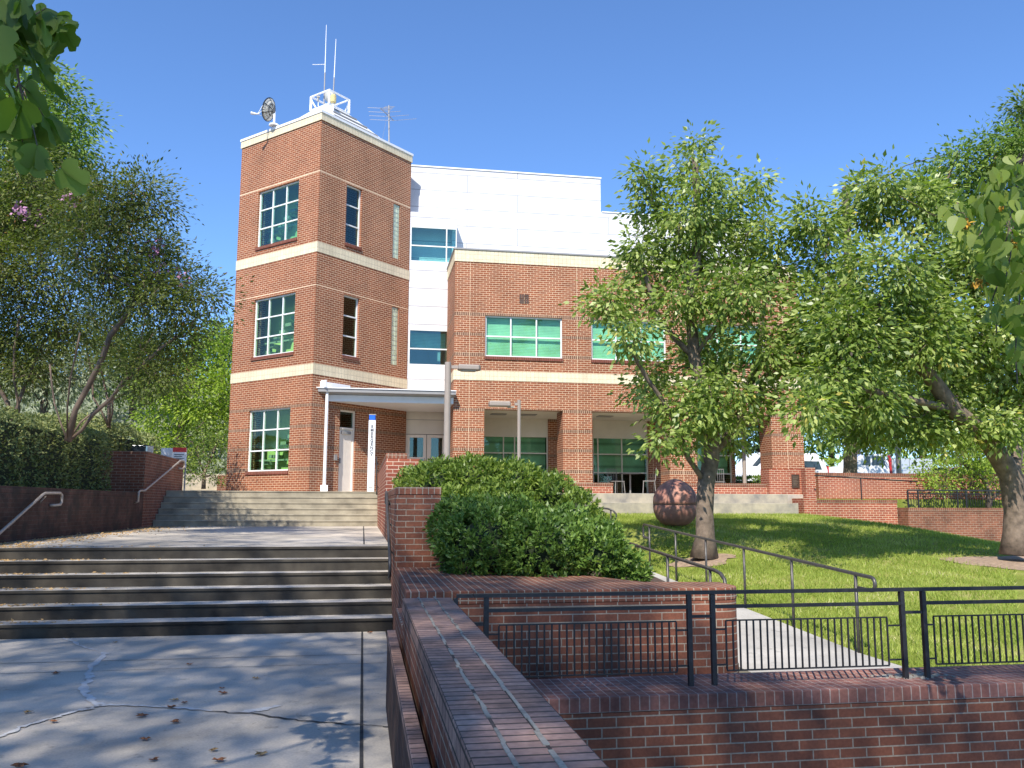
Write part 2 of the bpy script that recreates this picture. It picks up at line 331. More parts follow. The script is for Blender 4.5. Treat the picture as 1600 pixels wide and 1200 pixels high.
# ------------------------------------------------------------------ leaves and trees
def leafmesh(name, pts, dirs, size, mat, parent, wide=.42, up=.6, shape='kite', tone=None, kind=None, sizevar=.35):
    n = len(pts); P = np.asarray(pts, float); D = np.asarray(dirs, float)
    D /= np.linalg.norm(D, axis=1, keepdims=True)+1e-9
    R = RNG.normal(size=(n, 3)); R += np.array([SUN.x*.75, SUN.y*.75, .55+SUN.z*.5])*up*2.2; S = np.cross(D, R); S /= np.linalg.norm(S, axis=1, keepdims=True)+1e-9
    NN = np.cross(S, D); L = size*(1+sizevar*RNG.uniform(-1, 1, n))[:, None]
    if shape == 'kite': tpl = [(0,0,0), (.42,wide*.5,.03), (1,0,-.12), (.42,-wide*.5,.03)]
    elif shape == 'blade': tpl = [(0,wide*.5,0), (0,-wide*.5,0), (1,0,0)]
    else:
        half = {'heart': [(0,0,0), (-.07,.08,.04), (-.10,.2,.08), (-.06,.33,.11), (.05,.42,.13), (.18,.45,.12), (.34,.43,.09), (.5,.37,.05), (.66,.28,0), (.8,.17,-.08), (.92,.07,-.14), (1.03,0,-.21), (.8,0,-.12), (.55,0,-.05), (.3,0,0)],
                'tulip': [(0,0,0), (-.04,.12,.05), (.0,.28,.09), (.08,.40,.10), (.20,.48,.11), (.32,.52,.09), (.38,.44,.08), (.43,.35,.06), (.52,.34,.05), (.64,.41,.03), (.76,.44,.0), (.82,.36,-.03), (.88,.24,-.06), (.92,.17,-.08), (.86,.07,-.09), (.81,0,-.11), (.6,0,-.06), (.4,0,-.01), (.2,0,.01)]}[shape]
        tpl = half+[(p, -q, r*.6+.01*i) for i, (p, q, r) in enumerate(half)][::-1]
    k = len(tpl)
    V = np.stack([P + L*(a*D + b*S + c*NN) for a, b, c in tpl], 1).reshape(-1, 3)
    me = bpy.data.meshes.new(name); me.vertices.add(n*k); me.vertices.foreach_set('co', V.ravel())
    nf = n; kk = k
    if shape in ('heart', 'tulip'): nf, kk = n*2, k//2
    me.loops.add(n*k); me.loops.foreach_set('vertex_index', np.arange(n*k, dtype=np.int32))
    me.polygons.add(nf); me.polygons.foreach_set('loop_start', np.arange(0, n*k, kk, dtype=np.int32))
    me.update(calc_edges=True); me.validate()
    a = me.attributes.new('tone', 'FLOAT', 'FACE')
    tv = (RNG.beta(2, 2, n) if tone is None else np.clip(tone, 0, 1)); a.data.foreach_set('value', np.repeat(tv, nf//n).astype(np.float32))
    o = link(name, me, mat, parent)
    if kind: o['kind'] = kind
    return o
def grow(trunks, attractors, jit=.12, step=.4, tip=.006, rmax=.3, up=.12, trmin=.2, taper=.93):
    """trunks: list of polylines [(x,y,z)...] from the ground; returns nodes, parents, radii"""
    nod, par = [], []
    for tr in trunks:
        tr = [Vector(p) for p in tr]; prev = -1
        if nod:
            d = [(Vector(q)-tr[0]).length for q in nod]; i = int(np.argmin(d)); prev = i if d[i] < .35 else -1
        for a, b in zip(tr[:-1], tr[1:]):
            m = max(1, int((b-a).length/step))
            for i in range(m):
                p = a.lerp(b, i/m) + Vector((random.gauss(0, jit*.12), random.gauss(0, jit*.12), 0))*(1 if i else 0)
                nod.append(tuple(p)); par.append(prev); prev = len(nod)-1
        nod.append(tuple(tr[-1])); par.append(prev)
    ntr = len(nod); A = np.array(nod); att = np.array(attractors)
    d0 = np.array([np.min(np.linalg.norm(A-a, axis=1)) for a in att]); order = np.argsort(d0)
    buf = np.zeros((ntr+len(att)*14, 3)); buf[:ntr] = A; cnt = ntr
    for i in order:
        a = att[i]; q = buf[:cnt]; d = np.linalg.norm(q-a, axis=1) + .9*np.maximum(0, q[:, 2]-a[2]+.15)
        j = int(np.argmin(d)); b = q[j].copy(); L = np.linalg.norm(a-b); m = min(12, max(1, int(L/step))); prev = j
        for k in range(1, m+1):
            f = k/m; p = b+(a-b)*f
            if k < m: p = p + RNG.normal(size=3)*jit*min(1, L)*.5 + np.array([0, 0, up*L*f*(1-f)])
            buf[cnt] = p; nod.append(tuple(p)); par.append(prev); prev = cnt; cnt += 1
    n = len(nod); acc = np.zeros(n); ch = [[] for _ in range(n)]
    for i in range(n):
        if par[i] >= 0: ch[par[i]].append(i)
    rad = np.zeros(n)
    # nodes are always created after their parents
    for i in range(n-1, -1, -1):
        rad[i] = max(tip, acc[i]**(1/1.95)) if acc[i] else tip
        if par[i] >= 0: acc[par[i]] += rad[i]**1.95
    mx = rad.max(); sc = rmax/mx
    r2 = np.maximum(tip, rad*min(1., sc)); r2[:ntr] = np.maximum(tip, rad[:ntr]*sc); rad = r2
    rad[:ntr] = np.maximum(rad[:ntr], rmax*trmin)
    for i in range(ntr):            # trunks and main limbs taper evenly
        if ch[i]:
            for c in sorted(ch[i], key=lambda k: -rad[k])[:1]:
                if c < ntr: rad[c] = max(rad[c], rad[i]*taper)
    return nod, par, ch, rad
def limbs(nod, par, ch, rad, flare=0.):
    mb = MB(); roots = [i for i in range(len(nod)) if par[i] < 0]; stack = [(r, None) for r in roots]
    while stack:
        i, p = stack.pop(); pts, rs = [], []
        if p is not None: pts.append(nod[p]); rs.append(min(rad[p], rad[i]*1.25))
        while True:
            pts.append(nod[i]); rs.append(rad[i])
            if not ch[i]: break
            c = sorted(ch[i], key=lambda k: -rad[k])
            for k in c[1:]: stack.append((k, i))
            i = c[0]
        if len(pts) < 2: continue
        if p is None and flare:
            z0 = pts[0][2]; rs = [r*(1+flare*math.exp(-(q[2]-z0)/.22)) for q, r in zip(pts, rs)]
        n = 12 if rs[0] > .09 else (7 if rs[0] > .03 else 4)
        mb.tube(pts, rs, n)
    return mb
def sample_lobes(lobes, shell=.55):
    out, cen = [], []
    for c, r, n in lobes:
        r = np.array(r if hasattr(r, '__len__') else (r, r, r)); u = RNG.normal(size=(n, 3)); u /= np.linalg.norm(u, axis=1, keepdims=True)
        rr = (shell**3+(1-shell**3)*RNG.random(n))**(1/3); out.append(np.array(c)+u*rr[:, None]*r); cen.append(np.tile(np.array(c), (n, 1)))
    return np.concatenate(out), np.concatenate(cen)
def tree(name, label, cat, trunks, lobes, leaf, size, per, spread, bark, rmax, group=None, droop=.5, shell=.45, wide=.42, tip=.006, flare=.5, extra=None, step=.4, up=.5, jit=.14, bare=0., trmin=.07, taper=.93):
    t = thing(name, label, cat, group, trunks[0][0]); inv = -Vector(trunks[0][0])
    P, Cn = sample_lobes(lobes, shell)
    nod, par, ch, rad = grow(trunks, P, tip=tip, rmax=rmax, step=step, jit=jit, trmin=trmin, taper=taper)
    tr = limbs(nod, par, ch, rad, flare).build('trunk', M[bark], t, smooth=True); tr.location = inv
    keep = RNG.random(len(P)) > bare; P, Cn = P[keep], Cn[keep]
    n = len(P); k = n*per; idx = np.repeat(np.arange(n), per)
    out = P[idx]-Cn[idx]; out /= np.linalg.norm(out, axis=1, keepdims=True)+1e-6
    g = RNG.normal(size=(k, 3))*np.array([1, 1, .75]); pos = P[idx]+g*spread*.55
    d = g*.9+out*.5+np.array([0, 0, -droop])
    ctone = RNG.normal(.45, .17, n); tone = ctone[idx]+RNG.normal(0, .14, k)
    lf = leafmesh('crown', pos, d, size, M[leaf], t, wide=wide, up=up, tone=tone); lf.location = inv
    if extra: extra(t, inv, P)
    return t
def lob(px, py, Y, r, n, dy=None):      # one clump of a crown, radius in photo pixels at that depth
    R = r*Y/F; return (tuple(at(px, py, Y)), (R, R if dy is None else dy, R), n)
# ================================================================== ground, paving, terraces
def smooth(a, b, x): t = min(1, max(0, (x-a)/(b-a))); return t*t*(3-2*t)
def ramp_z(y): return -.1+(y-8.9)*.4/7.9
def lawn_z(x, y):
    z = float(np.interp(y, [5, 8, 12, 16, 20, 24.5, 30], [-.16, -.15, .12, .50, .98, 1.2, 1.25]))
    z -= max(0, x-13.2)*.16*smooth(14, 20, y)
    if y < 19: z = ramp_z(min(y, 17.5))*(1-smooth(5.35, 7.0, x))+z*smooth(5.35, 7.0, x) 
    if x < 5.55 and y < 18.7: z -= .05*smooth(5.6, 5.35, x)
    return z
g = MB(); g.box(-500, 500, -60, 800, -2.2, -1.3); struct(g.build('ground', M['soil']))
g = MB(); xs = np.arange(3.55, 34.1, .25); ys = np.arange(6.5, 25.6, .25)
idx = {}
for i, x in enumerate(xs):
    for j, y in enumerate(ys): idx[i, j] = len(g.v); g.v.append((x, y, lawn_z(x, y)+random.gauss(0, .008)))
for i in range(len(xs)-1):
    for j in range(len(ys)-1): g.f.append([idx[i,j], idx[i+1,j], idx[i+1,j+1], idx[i,j+1]])
struct(g.build('lawn', M['lawn'], smooth=True))
pv = MB(); pv.box(-6.2, .30, -6, 10.62, -.4, 0); pav = struct(pv.build('pavement', M['concrete']))
def strip(mb, pts, w, z, jit=0.):
    L, R = [], []
    for i, p in enumerate(pts):
        a = Vector(pts[max(0, i-1)]); b = Vector(pts[min(len(pts)-1, i+1)]); d = (b-a).normalized(); s = Vector((-d.y, d.x))
        ww = w*(1+random.uniform(-jit, jit)); L.append(Vector(p)+s*ww); R.append(Vector(p)-s*ww)
    for i in range(len(pts)-1): mb.face([(R[i].x,R[i].y,z), (R[i+1].x,R[i+1].y,z), (L[i+1].x,L[i+1].y,z), (L[i].x,L[i].y,z)])
def on(px, py, z):
    d = FW + RT*((px-800)/F) + UP*((600-py)/F); k = (z-EYE)/d.z; return (d.x*k, d.y*k)
def wig(pts, n=6, a=.02):
    out = []
    for p, q in zip(pts[:-1], pts[1:]):
        for i in range(n): f = i/n; out.append((p[0]+(q[0]-p[0])*f+random.gauss(0, a), p[1]+(q[1]-p[1])*f+random.gauss(0, a)))
    return out+[pts[-1]]
jm = MB(); strip(jm, [(.03, -5), (.03, 10.6)], .011, .004); strip(jm, [(-6, 9.05), (.25, 9.05)], .006, .004); strip(jm, [(-6, 8.5), (.25, 8.55)], .004, .004); strip(jm, [(-6, 4.55), (.25, 4.55)], .008, .004)
strip(jm, wig([on(*p, 0) for p in [(330,1112),(400,1117),(470,1127),(560,1133),(612,1137)]], 6, .012), .009, .006, .6)
jm.build('joint', M['joint'], pav)
cm = MB(); strip(cm, wig([on(*p, 0) for p in [(166,1019),(155,1032),(138,1051),(140,1063),(128,1072),(134,1085),(146,1098),(158,1103)]], 5, .012), .03, .005, .6)
strip(cm, wig([on(*p, 0) for p in [(95,998),(115,1003),(135,1013),(152,1016)]], 4, .01), .018, .005, .6)
strip(cm, wig([on(*p, 0) for p in [(-30,1165),(0,1152),(30,1138),(80,1124),(130,1110),(158,1103),(200,1103),(260,1106),(330,1112)]], 7, .014), .019, .008, .7)
strip(cm, wig([on(*p, 0) for p in [(375,1114),(405,1110),(435,1103)]], 4, .01), .035, .005, .5)
cm.build('crack_filler', M['patch'], pav)
def flight(name, label, Ys, z0, h, x0, x1, back, mat, cat='stairs'):
    mb = MB(); n = len(Ys)
    for k in range(n):
        y1 = Ys[k+1] if k < n-1 else back
        prof = [(Ys[k], z0-.1), (y1+.0, z0-.1), (y1, z0+(k+1)*h), (Ys[k]-.018, z0+(k+1)*h), (Ys[k]-.018, z0+(k+1)*h-.03), (Ys[k], z0+(k+1)*h-.035)]
        mb.xprism(prof, x0, x1)
    return tag(mb.build(name, mat), label, cat)
lowY = [10.65, 11.0, 11.34, 11.68, 11.98, 12.27]
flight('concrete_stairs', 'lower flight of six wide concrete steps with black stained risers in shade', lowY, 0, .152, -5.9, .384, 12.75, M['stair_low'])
upY = [23.0, 23.26, 23.52, 23.78, 24.04, 24.3]
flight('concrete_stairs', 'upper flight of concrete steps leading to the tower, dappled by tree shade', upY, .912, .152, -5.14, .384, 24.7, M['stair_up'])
lm = MB(); lm.box(-6.2, .384, 12.75, 23.0, .5, .912); lnd = struct(lm.build('landing_pavement', M['concrete']))
jm = MB(); strip(jm, [(.03, 12.8), (.03, 23)], .011, .916); strip(jm, [(-5, 17.6), (.35, 17.6)], .007, .916); jm.build('joint', M['joint'], lnd)
pm = MB(); pm.box(-6.0, 13.68, 25.6, 36, 1.3, 1.82); pm.box(-6, 2.0, 24.7, 25.6, 1.3, 1.816); struct(pm.build('terrace_pavement', M['concrete']))
bd = MB(); bd.prism([(.7,10.4),(3.7,10.4),(3.7,24.95),(.7,24.95)], -.5, [.70,.55,1.5,1.7]); bd.prism([(.7, 8.3), (3.68, 8.3), (3.68, 10.4), (.7, 10.4)], -.5, [-.05, -.05, .5, .55]); struct(bd.build('shrub_bed', M['soil']))
rm = MB(); rp = []
ysr = [6.75, 8.9, 16.8, 18.6]
rm.xprism([(y, -.6) for y in (6.75, 18.6)] + [(18.6, ramp_z(16.9)), (16.8, ramp_z(16.8)), (8.9, -.1), (6.75, -.11)], 3.72, 5.36)
struct(rm.build('ramp_path', M['ramp']))
bk = MB(); bk.box(-60, -5.45, -3, 23.4, .2, 1.72); bk.box(-60, -5.5, 23.4, 44, .2, 1.80); struct(bk.build('planting_bed', M['soil']))
pk = MB(); pk.box(13, 120, 38, 120, -1.2, 2.3); pk.box(-60, 14.4, 44, 120, -1, 2.0); struct(pk.build('parking_lot', M['asphalt']))
st = MB(); st.box(14.4, 40, 26.6, 38, -1, 1.7); struct(st.build('back_bed', M['lawn']))
# step-like seat walls before the terrace
sm = MB(); sm.box(2.0, 13.06, 25.4, 25.8, .9, 1.824); sm.box(2.0, 13.14, 24.9, 25.4, .9, 1.545)
tag(sm.build('terrace_steps', M['step_right'], bevel=.008), 'two long weathered concrete steps between the lawn and the brick loggia', 'steps')
# hillside far left
hs = MB(); xs = np.linspace(-70, 4, 36); ys = np.linspace(44, 100, 26)
idx = {}
for i, x in enumerate(xs):
    for j, y in enumerate(ys):
        z = 2.0+(y-44)*.235*smooth(8, -12, x)+random.gauss(0, .12); idx[i, j] = len(hs.v); hs.v.append((x, y, z))
for i in range(len(xs)-1):
    for j in range(len(ys)-1): hs.f.append([idx[i,j], idx[i+1,j], idx[i+1,j+1], idx[i,j+1]])
struct(hs.build('hillside', plain('pale weedy slope', (.22,.24,.15), .95, var=.35, scale=1.5), smooth=True))
n = 26000; X = RNG.uniform(-60, 3, n); Yv = 44+50*RNG.random(n)**1.3; Zv = np.array([2.0+(y-44)*.235*smooth(8, -12, x) for x, y in zip(X, Yv)])
cl = RNG.random(n); hgt = np.abs(RNG.normal(0, .35, n))
gc = leafmesh('ground_cover', np.stack([X, Yv, Zv+hgt], 1), RNG.normal(size=(n, 3))+np.array([0, -.4, .2]), .42, M['leaf_pale'], None, wide=.6, up=.2, kind='stuff')
# ================================================================== the building
TC = Vector((-1.559, 25.878, 0)); UL, UR = (-S2, S2), (S2, S2); LA, LB = 3.84, 4.10
B = thing('brick_building', 'three storey red brick building with a square tower, white panel wing and open loggia', 'building', None, (0, 0, 0))
def tz(u, d, z, uu, nn): return (TC.x+uu[0]*u+nn[0]*d, TC.y+uu[1]*u+nn[1]*d, z)
def window(o, u, n, u0, u1, z0, z1, cols, rows, rec=.10, glass='glass_green', fm='frame', blind=None, sill=True, fw=.045, bd=.16, mull=.04, bl_part=1.0, parent=None, name='window'):
    """cols / rows: fractions of the opening where the bars run"""
    f = MB(); d0, d1 = rec-.035, rec+.035
    f.obox(o, u, n, u0, u0+fw, d0, d1, z0, z1); f.obox(o, u, n, u1-fw, u1, d0, d1, z0, z1)
    f.obox(o, u, n, u0+fw, u1-fw, d0, d1, z1-fw, z1); f.obox(o, u, n, u0+fw, u1-fw, d0, d1, z0, z0+fw)
    for c in cols: x = u0+(u1-u0)*c; f.obox(o, u, n, x-mull/2, x+mull/2, d0+.004, d1-.004, z0+fw, z1-fw)
    for r in rows: z = z0+(z1-z0)*r; f.obox(o, u, n, u0+fw, u1-fw, d0+.009, d1-.009, z-mull/2, z+mull/2)
    w = f.build(name, M[fm], parent or B)
    g = MB(); g.obox(o, u, n, u0+fw*.5, u1-fw*.5, rec-.004, rec+.004, z0+fw*.5, z1-fw*.5); g.build('pane', M[glass], w)
    if blind:
        b = MB(); b.obox(o, u, n, u0+.03, u1-.03, rec+bd, rec+bd+.01, z1-(z1-z0)*bl_part+.02, z1-.02); b.build('blind', M[blind], w)
    if sill:
        s = MB(); s.obox(o, u, n, u0-.02, u1+.02, -.035, rec-.036, z0-.1, z0-.002); s.build('sill', M['dark_brick'], w)
    return w
nL, nR = (S2, S2), (-S2, S2)
wl = [(.93, 2.87, 9.61, 11.47), (.90, 2.84, 6.03, 7.89), (.93, 2.87, 2.46, 4.36)]
wr = [(1.13, 1.80, 9.57, 11.49), (1.15, 1.82, 6.01, 7.92)]
gb = [(3.27, 3.60, 9.6, 11.48), (3.30, 3.63, 6.0, 7.95)]
dr = (1.14, 1.81, 1.82, 4.33)
mb = MB(); mb.wall(TC, UL, nL, 0, LA, 1.82, 13.18, .3, wl); mb.wall(TC, UR, nR, .3, LB, 1.82, 13.18, .3, wr+gb+[dr])
cL = tz(LA, 0, 0, UL, nL); cR = tz(LB, 0, 0, UR, nR)
mb.wall(cL, UR, (S2, -S2), .3, LB, 1.82, 13.18, .3); mb.wall(cR, UL, (-S2, -S2), .3, LA-.3, 1.82, 13.18, .3)
mb.build('tower_wall', M['brick_tower'], B)
for a, b, m_, pr in ((5.286, 5.60, 'cream', .012), (9.01, 9.324, 'cream', .012), (13.18, 13.41, 'cream', .03)):
    q = MB(); q.obox(TC, UL, nL, -pr, LA+pr, -pr, LB+pr, a, b); q.build('stone_band', M[m_], B)
q = MB(); q.obox(TC, UL, nL, -.05, LA+.05, -.05, LB+.05, 13.412, 13.49); q.build('roof_coping', M['white'], B)
# tower interior: stair flights, and green walls added near the glass to catch sun
q = MB()
for zf in (1.85, 5.62, 9.34):
    q.obox(TC, UL, nL, .31, LA-.31, 1.0, 1.06, zf, zf+3.3)
q.build('inner_wall', M['inside'], B)
for zf in (1.9, 5.65, 9.4):
    q = MB()
    for k in range(11):
        q.obox(TC, UL, nL, .45+k*.27, .45+(k+1)*.27, 0.62, .98, zf+2.4-k*.2, zf+2.5-k*.2)
    q.obox(TC, UL, nL, .45, 3.4, .55, .6, zf+.9, zf+.95)
    q.obox(TC, UL, nL, .45, .5, .55, .98, zf+.3, zf+2.5)
    q.build('inner_stair', M['stringer'], B)
for i, w in enumerate(wl): window(TC, UL, nL, *w, (1/3, 2/3), (1/3, 2/3), glass='glass_teal' if i == 0 else 'glass_green', parent=B)
for w in wr:
    window(TC, UR, nR, *w, (), (1/3, 2/3), rec=.11, glass='glass_dark', parent=B, blind='blind_dim', bd=.6)
for u0, u1, z0, z1 in gb:
    q = MB(); nz = 12
    for i in range(2):
        for k in range(nz):
            a = u0+(u1-u0)*i/2; c = z0+(z1-z0)*k/nz
            q.obox(TC, UR, nR, a+.012, a+(u1-u0)/2-.012, .03, .14, c+.01, c+(z1-z0)/nz-.01)
    o = q.build('glass_block_strip', M['glass_block'], B, bevel=.012)
    q = MB(); q.obox(TC, UR, nR, u0, u1, .05, .13, z0, z1); q.build('grid', M['frame'], o)
q = MB(); q.obox(TC, UR, nR, 1.19, 1.76, .10, .145, 1.83, 3.74); dd = q.build('door', M['door'], B)
q = MB(); q.obox(TC, UR, nR, 1.14, 1.19, .06, .17, 1.82, 4.33); q.obox(TC, UR, nR, 1.76, 1.81, .06, .17, 1.82, 4.33); q.obox(TC, UR, nR, 1.19, 1.76, .06, .17, 3.74, 3.80); q.obox(TC, UR, nR, 1.19, 1.76, .06, .17, 4.28, 4.33); q.build('frame', M['door'], dd)
q = MB(); q.obox(TC, UR, nR, 1.19, 1.76, .11, .118, 3.80, 4.28); q.build('transom', M['glass_dark'], dd)
q = MB(); q.obox(TC, UR, nR, 1.3, 1.66, .04, .10, 3.60, 3.68); q.build('closer', M['grey_metal'], dd)
q = MB(); q.obox(TC, UR, nR, 1.23, 1.27, .045, .10, 2.7, 2.86); q.build('handle', M['grey_metal'], dd)
q = MB(); q.obox(TC, UR, nR, .93, 1.03, -.05, 0, 2.78, 2.95); q.build('card_reader', M['grey_metal'], B)
# pyramid roof with the square pipe frame on its top
pc = Vector((-1.467, 28.69)); q = MB(); ks = len(q.v)
def sq(h, z): return [(pc.x, pc.y-h, z), (pc.x+h, pc.y, z), (pc.x, pc.y+h, z), (pc.x-h, pc.y, z)]
lo, hi = sq(2.42, 13.47), sq(.6, 14.75)
q.v += lo+hi; q.f += [[0,1,5,4],[1,2,6,5],[2,3,7,6],[3,0,4,7],[4,5,6,7],[3,2,1,0]]; q.build('pyramid_roof', M['white'], B)
q = MB(); t0, t1 = sq(.64, 15.24), sq(.64, 14.74)
for k in range(4):
    q.tube([t0[k], t0[(k+1) % 4]], .036, 6); q.tube([t1[k], t0[k]], .045, 6); q.tube([t1[k], t1[(k+1) % 4]], .04, 6)
    a = Vector(t0[k]); b = Vector(t0[(k+1) % 4]); q.tube([a.lerp(b, .0)-Vector((0,0,.1)), a.lerp(b, .28)-Vector((0,0,.45))], .03, 5)
q.build('roof_frame', M['white'], B)
q = MB()
for k in (1, 2, 3): f = k/4.2; a = Vector(sq(.6+1.7*f, 14.78-1.2*f)[0]); b = Vector(sq(.6+1.7*f, 14.78-1.2*f)[1]); q.tube([a.lerp(b, .12), a.lerp(b, .9)], .035, 5)
q.build('snow_guard', M['grey_metal'], B)
# ---- main block
X0, X1, YM = 2.66, 14.18, 26.36; ux, ny = (1, 0), (0, 1); O = (0, YM, 0)
mw = [(3.63, 6.10, 6.06, 7.36), (7.05, 9.54, 6.06, 7.36), (10.5, 12.97, 6.06, 7.36)]
q = MB(); q.wall(O, ux, ny, X0, X1, 4.40, 9.06, .3, mw)
for a, b in ((X0, 3.62), (6.10, 7.05), (9.57, 10.50), (13.06, X1)): q.box(a, b, YM, YM+.85, 1.82, 4.40)
q.wall((X0, YM+.3, 0), (0, 1), (1, 0), .55, 12, 1.82, 4.40, .3); q.wall((X0, YM+.3, 0), (0, 1), (1, 0), 0, 12, 4.40, 9.06, .3)
q.wall((X1, YM+.3, 0), (0, 1), (-1, 0), 0, 12, 4.40, 9.06, .3)
q.wall((X0, YM+12.0, 0), ux, (0, 1), .3, X1-X0-.3, 4.4, 9.06, .3)
q.build('main_wall', M['brick_main'], B)
q = MB(); q.box(X0-.015, X1+.015, YM-.015, YM+12, 5.296, 5.60); q.build('stone_band', M['cream'], B)
q = MB(); q.box(X0-.02, X1+.02, YM-.02, YM+12, 9.06, 9.44); q.build('stone_band', M['cream'], B)
q = MB(); q.box(X0-.05, X1+.05, YM-.05, YM+12.1, 9.442, 9.49); q.build('roof_coping', M['grey_metal'], B)
q = MB(); q.box(X0+.3, X1-.3, YM+.32, YM+11.9, 4.42, 4.50); q.build('loggia_ceiling', M['beige'], B)
for w in mw: window(O, ux, ny, *w, (1/3, 2/3), (.5,), rec=.1, blind='blind', bd=.10, parent=B)
# basket-weave brick ornament
q = MB(); cx, cz, a = 4.866, 7.936, .155
for sx, sz, hor in ((-1, 1, 0), (1, 1, 1), (-1, -1, 1), (1, -1, 0)):
    for k in (0, 1):
        x0, z0 = (cx if sx > 0 else cx-a), (cz if sz > 0 else cz-a)
        if hor: q.box(x0+.008, x0+a-.008, YM-.012, YM+.02, z0+k*a/2+.008, z0+(k+1)*a/2-.008)
        else: q.box(x0+k*a/2+.008, x0+(k+1)*a/2-.008, YM-.012, YM+.02, z0+.008, z0+a-.008)
q.build('brick_ornament', plain('dark ornament brick', (.10,.06,.045), .8, var=.3), B)
# loggia back wall
YB = 29.3; OB = (0, YB, 0); lw = [(3.02, 6.26, 1.84, 3.83), (7.85, 9.86, 1.84, 3.83), (10.95, 12.98, 1.84, 3.83)]
for a, b in ((X0+.3, 3.02), (6.26, 7.85), (9.86, 10.95)):
    q = MB(); q.box(a, b, YB, YB+.3, 1.82, 4.42); q.build('loggia_wall', M['brick_main'], B)
q = MB(); q.box(12.98, 13.1, YB, YB+6, 1.82, 4.42); q.build('loggia_wall', M['brick_main'], B)
for i, (a, b, c, d) in enumerate(lw):
    q = MB(); q.box(a, b, YB+.06, YB+.12, 3.83, 4.42); q.build('beige_panel', M['beige'], B)
    cols = ((.22, .52, .64) if i == 0 else (.10, .53)) if i < 2 else (.2, .3)
    window(OB, ux, ny, a, b, c, d, cols, (.375, .70), rec=.09, glass='glass_green', fm='beige', blind='blind_dim', sill=False, parent=B, bd=.25, bl_part=.63)
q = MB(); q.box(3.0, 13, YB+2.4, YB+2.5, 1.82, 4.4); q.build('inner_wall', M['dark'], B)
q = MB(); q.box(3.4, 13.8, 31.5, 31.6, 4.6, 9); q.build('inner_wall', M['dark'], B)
for x, y in ((4.3, 27.9), (5.3, 27.9), (7.9, 27.9)):
    q = MB(); q.box(x-.25, x+.25, y-.2, y+.2, 4.395, 4.418); q.build('ceiling_light', M['grey_metal'], B)
# ---- entrance recess: doors, panel, white wing
YE = 28.95; OE = (0, YE, 0)
q = MB(); q.box(1.30, 2.66, YE, YE+.1, 3.80, 4.75); q.build('beige_panel', M['beige'], B)
q = MB(); q.box(1.30, 2.66, YE-.006, YE, 4.27, 4.285); q.build('panel_joint', M['grey_metal'], B)
for a, b in ((1.34, 2.03), (2.05, 2.66)):
    q = MB(); q.wall(OE, ux, ny, a, b, 1.82, 3.78, .06, [(a+.14, b-.10, 1.95, 2.98), (a+.14, b-.10, 3.03, 3.68)]); dd = q.build('entrance_door', M['door'], B)
    q = MB(); q.box(a+.13, b-.09, YE+.025, YE+.033, 1.94, 3.69); q.build('pane', M['glass_dark'], dd)
    q = MB(); q.tube([(b-.06, YE-.05, 2.7), (b-.06, YE-.05, 3.0)], .012, 6); q.build('handle', M['grey_metal'], dd)
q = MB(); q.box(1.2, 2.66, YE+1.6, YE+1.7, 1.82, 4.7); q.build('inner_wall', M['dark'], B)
YW = 28.8; OW = (0, YW, 0); bw = [(1.37, 2.90, 9.68, 10.91), (1.37, 2.72, 6.10, 7.33)]; YU = 29.5
q = MB(); q.wall(OW, ux, ny, 1.30, 2.95, 4.72, 11.4, .12, [(1.37, 2.96, 9.68, 10.91), bw[1]])
q.wall((2.95, YW+.12, 0), (0, 1), (-1, 0), 0, .58, 9.3, 11.4, .12, [(0, .30, 9.68, 10.91)])
q.box(1.30, 2.948, YW+.01, YU, 11.402, 11.43)
q.wall((0, YU, 0), ux, ny, .9, 8.29, 9.3, 13.34, .12); q.wall((0, YU, 0), ux, ny, 8.29, 14.0, 9.3, 12.06, .12)
q.wall((8.29, YU+.12, 0), (0, 1), (-1, 0), 0, 9, 12.0, 13.34, .12); q.box(.9, 8.15, YU+.13, 38, 13.25, 13.31); q.box(8.3, 13.95, YU+.13, 38, 11.98, 12.03); q.box(13.88, 14.0, YU+.13, 38, 9.4, 11.97); q.box(.9, 1.0, YU+.13, 38, 5, 13.2)
q.build('white_wing', M['white_panel'], B)
q = MB(); q.box(.9, 8.32, YU-.03, YU+.15, 13.342, 13.39); q.box(8.325, 14.03, YU-.03, YU+.15, 12.062, 12.10); q.build('roof_coping', M['white'], B)
q = MB(); q.box(1.3, 8, 31.4, 31.5, 5, 13); q.build('inner_wall', plain('office wall', (.38,.46,.46), .8, var=.2, scale=.8), B)
window(OW, ux, ny, 1.37, 2.95, 9.68, 10.91, (.78,), (.46,), rec=.04, glass='glass_teal', sill=False, parent=B, fw=.03, blind='blind_dim', bd=.9, bl_part=.0+.4)
q = MB(); q.box(2.935, 2.945, YW+.06, YW+.40, 9.71, 10.9); q.build('pane', M['glass_teal'], B)
window(OW, ux, ny, *bw[1], (), (.46,), rec=.04, glass='glass_teal', sill=False, parent=B, fw=.04, blind='blind', bd=.5, bl_part=.5)
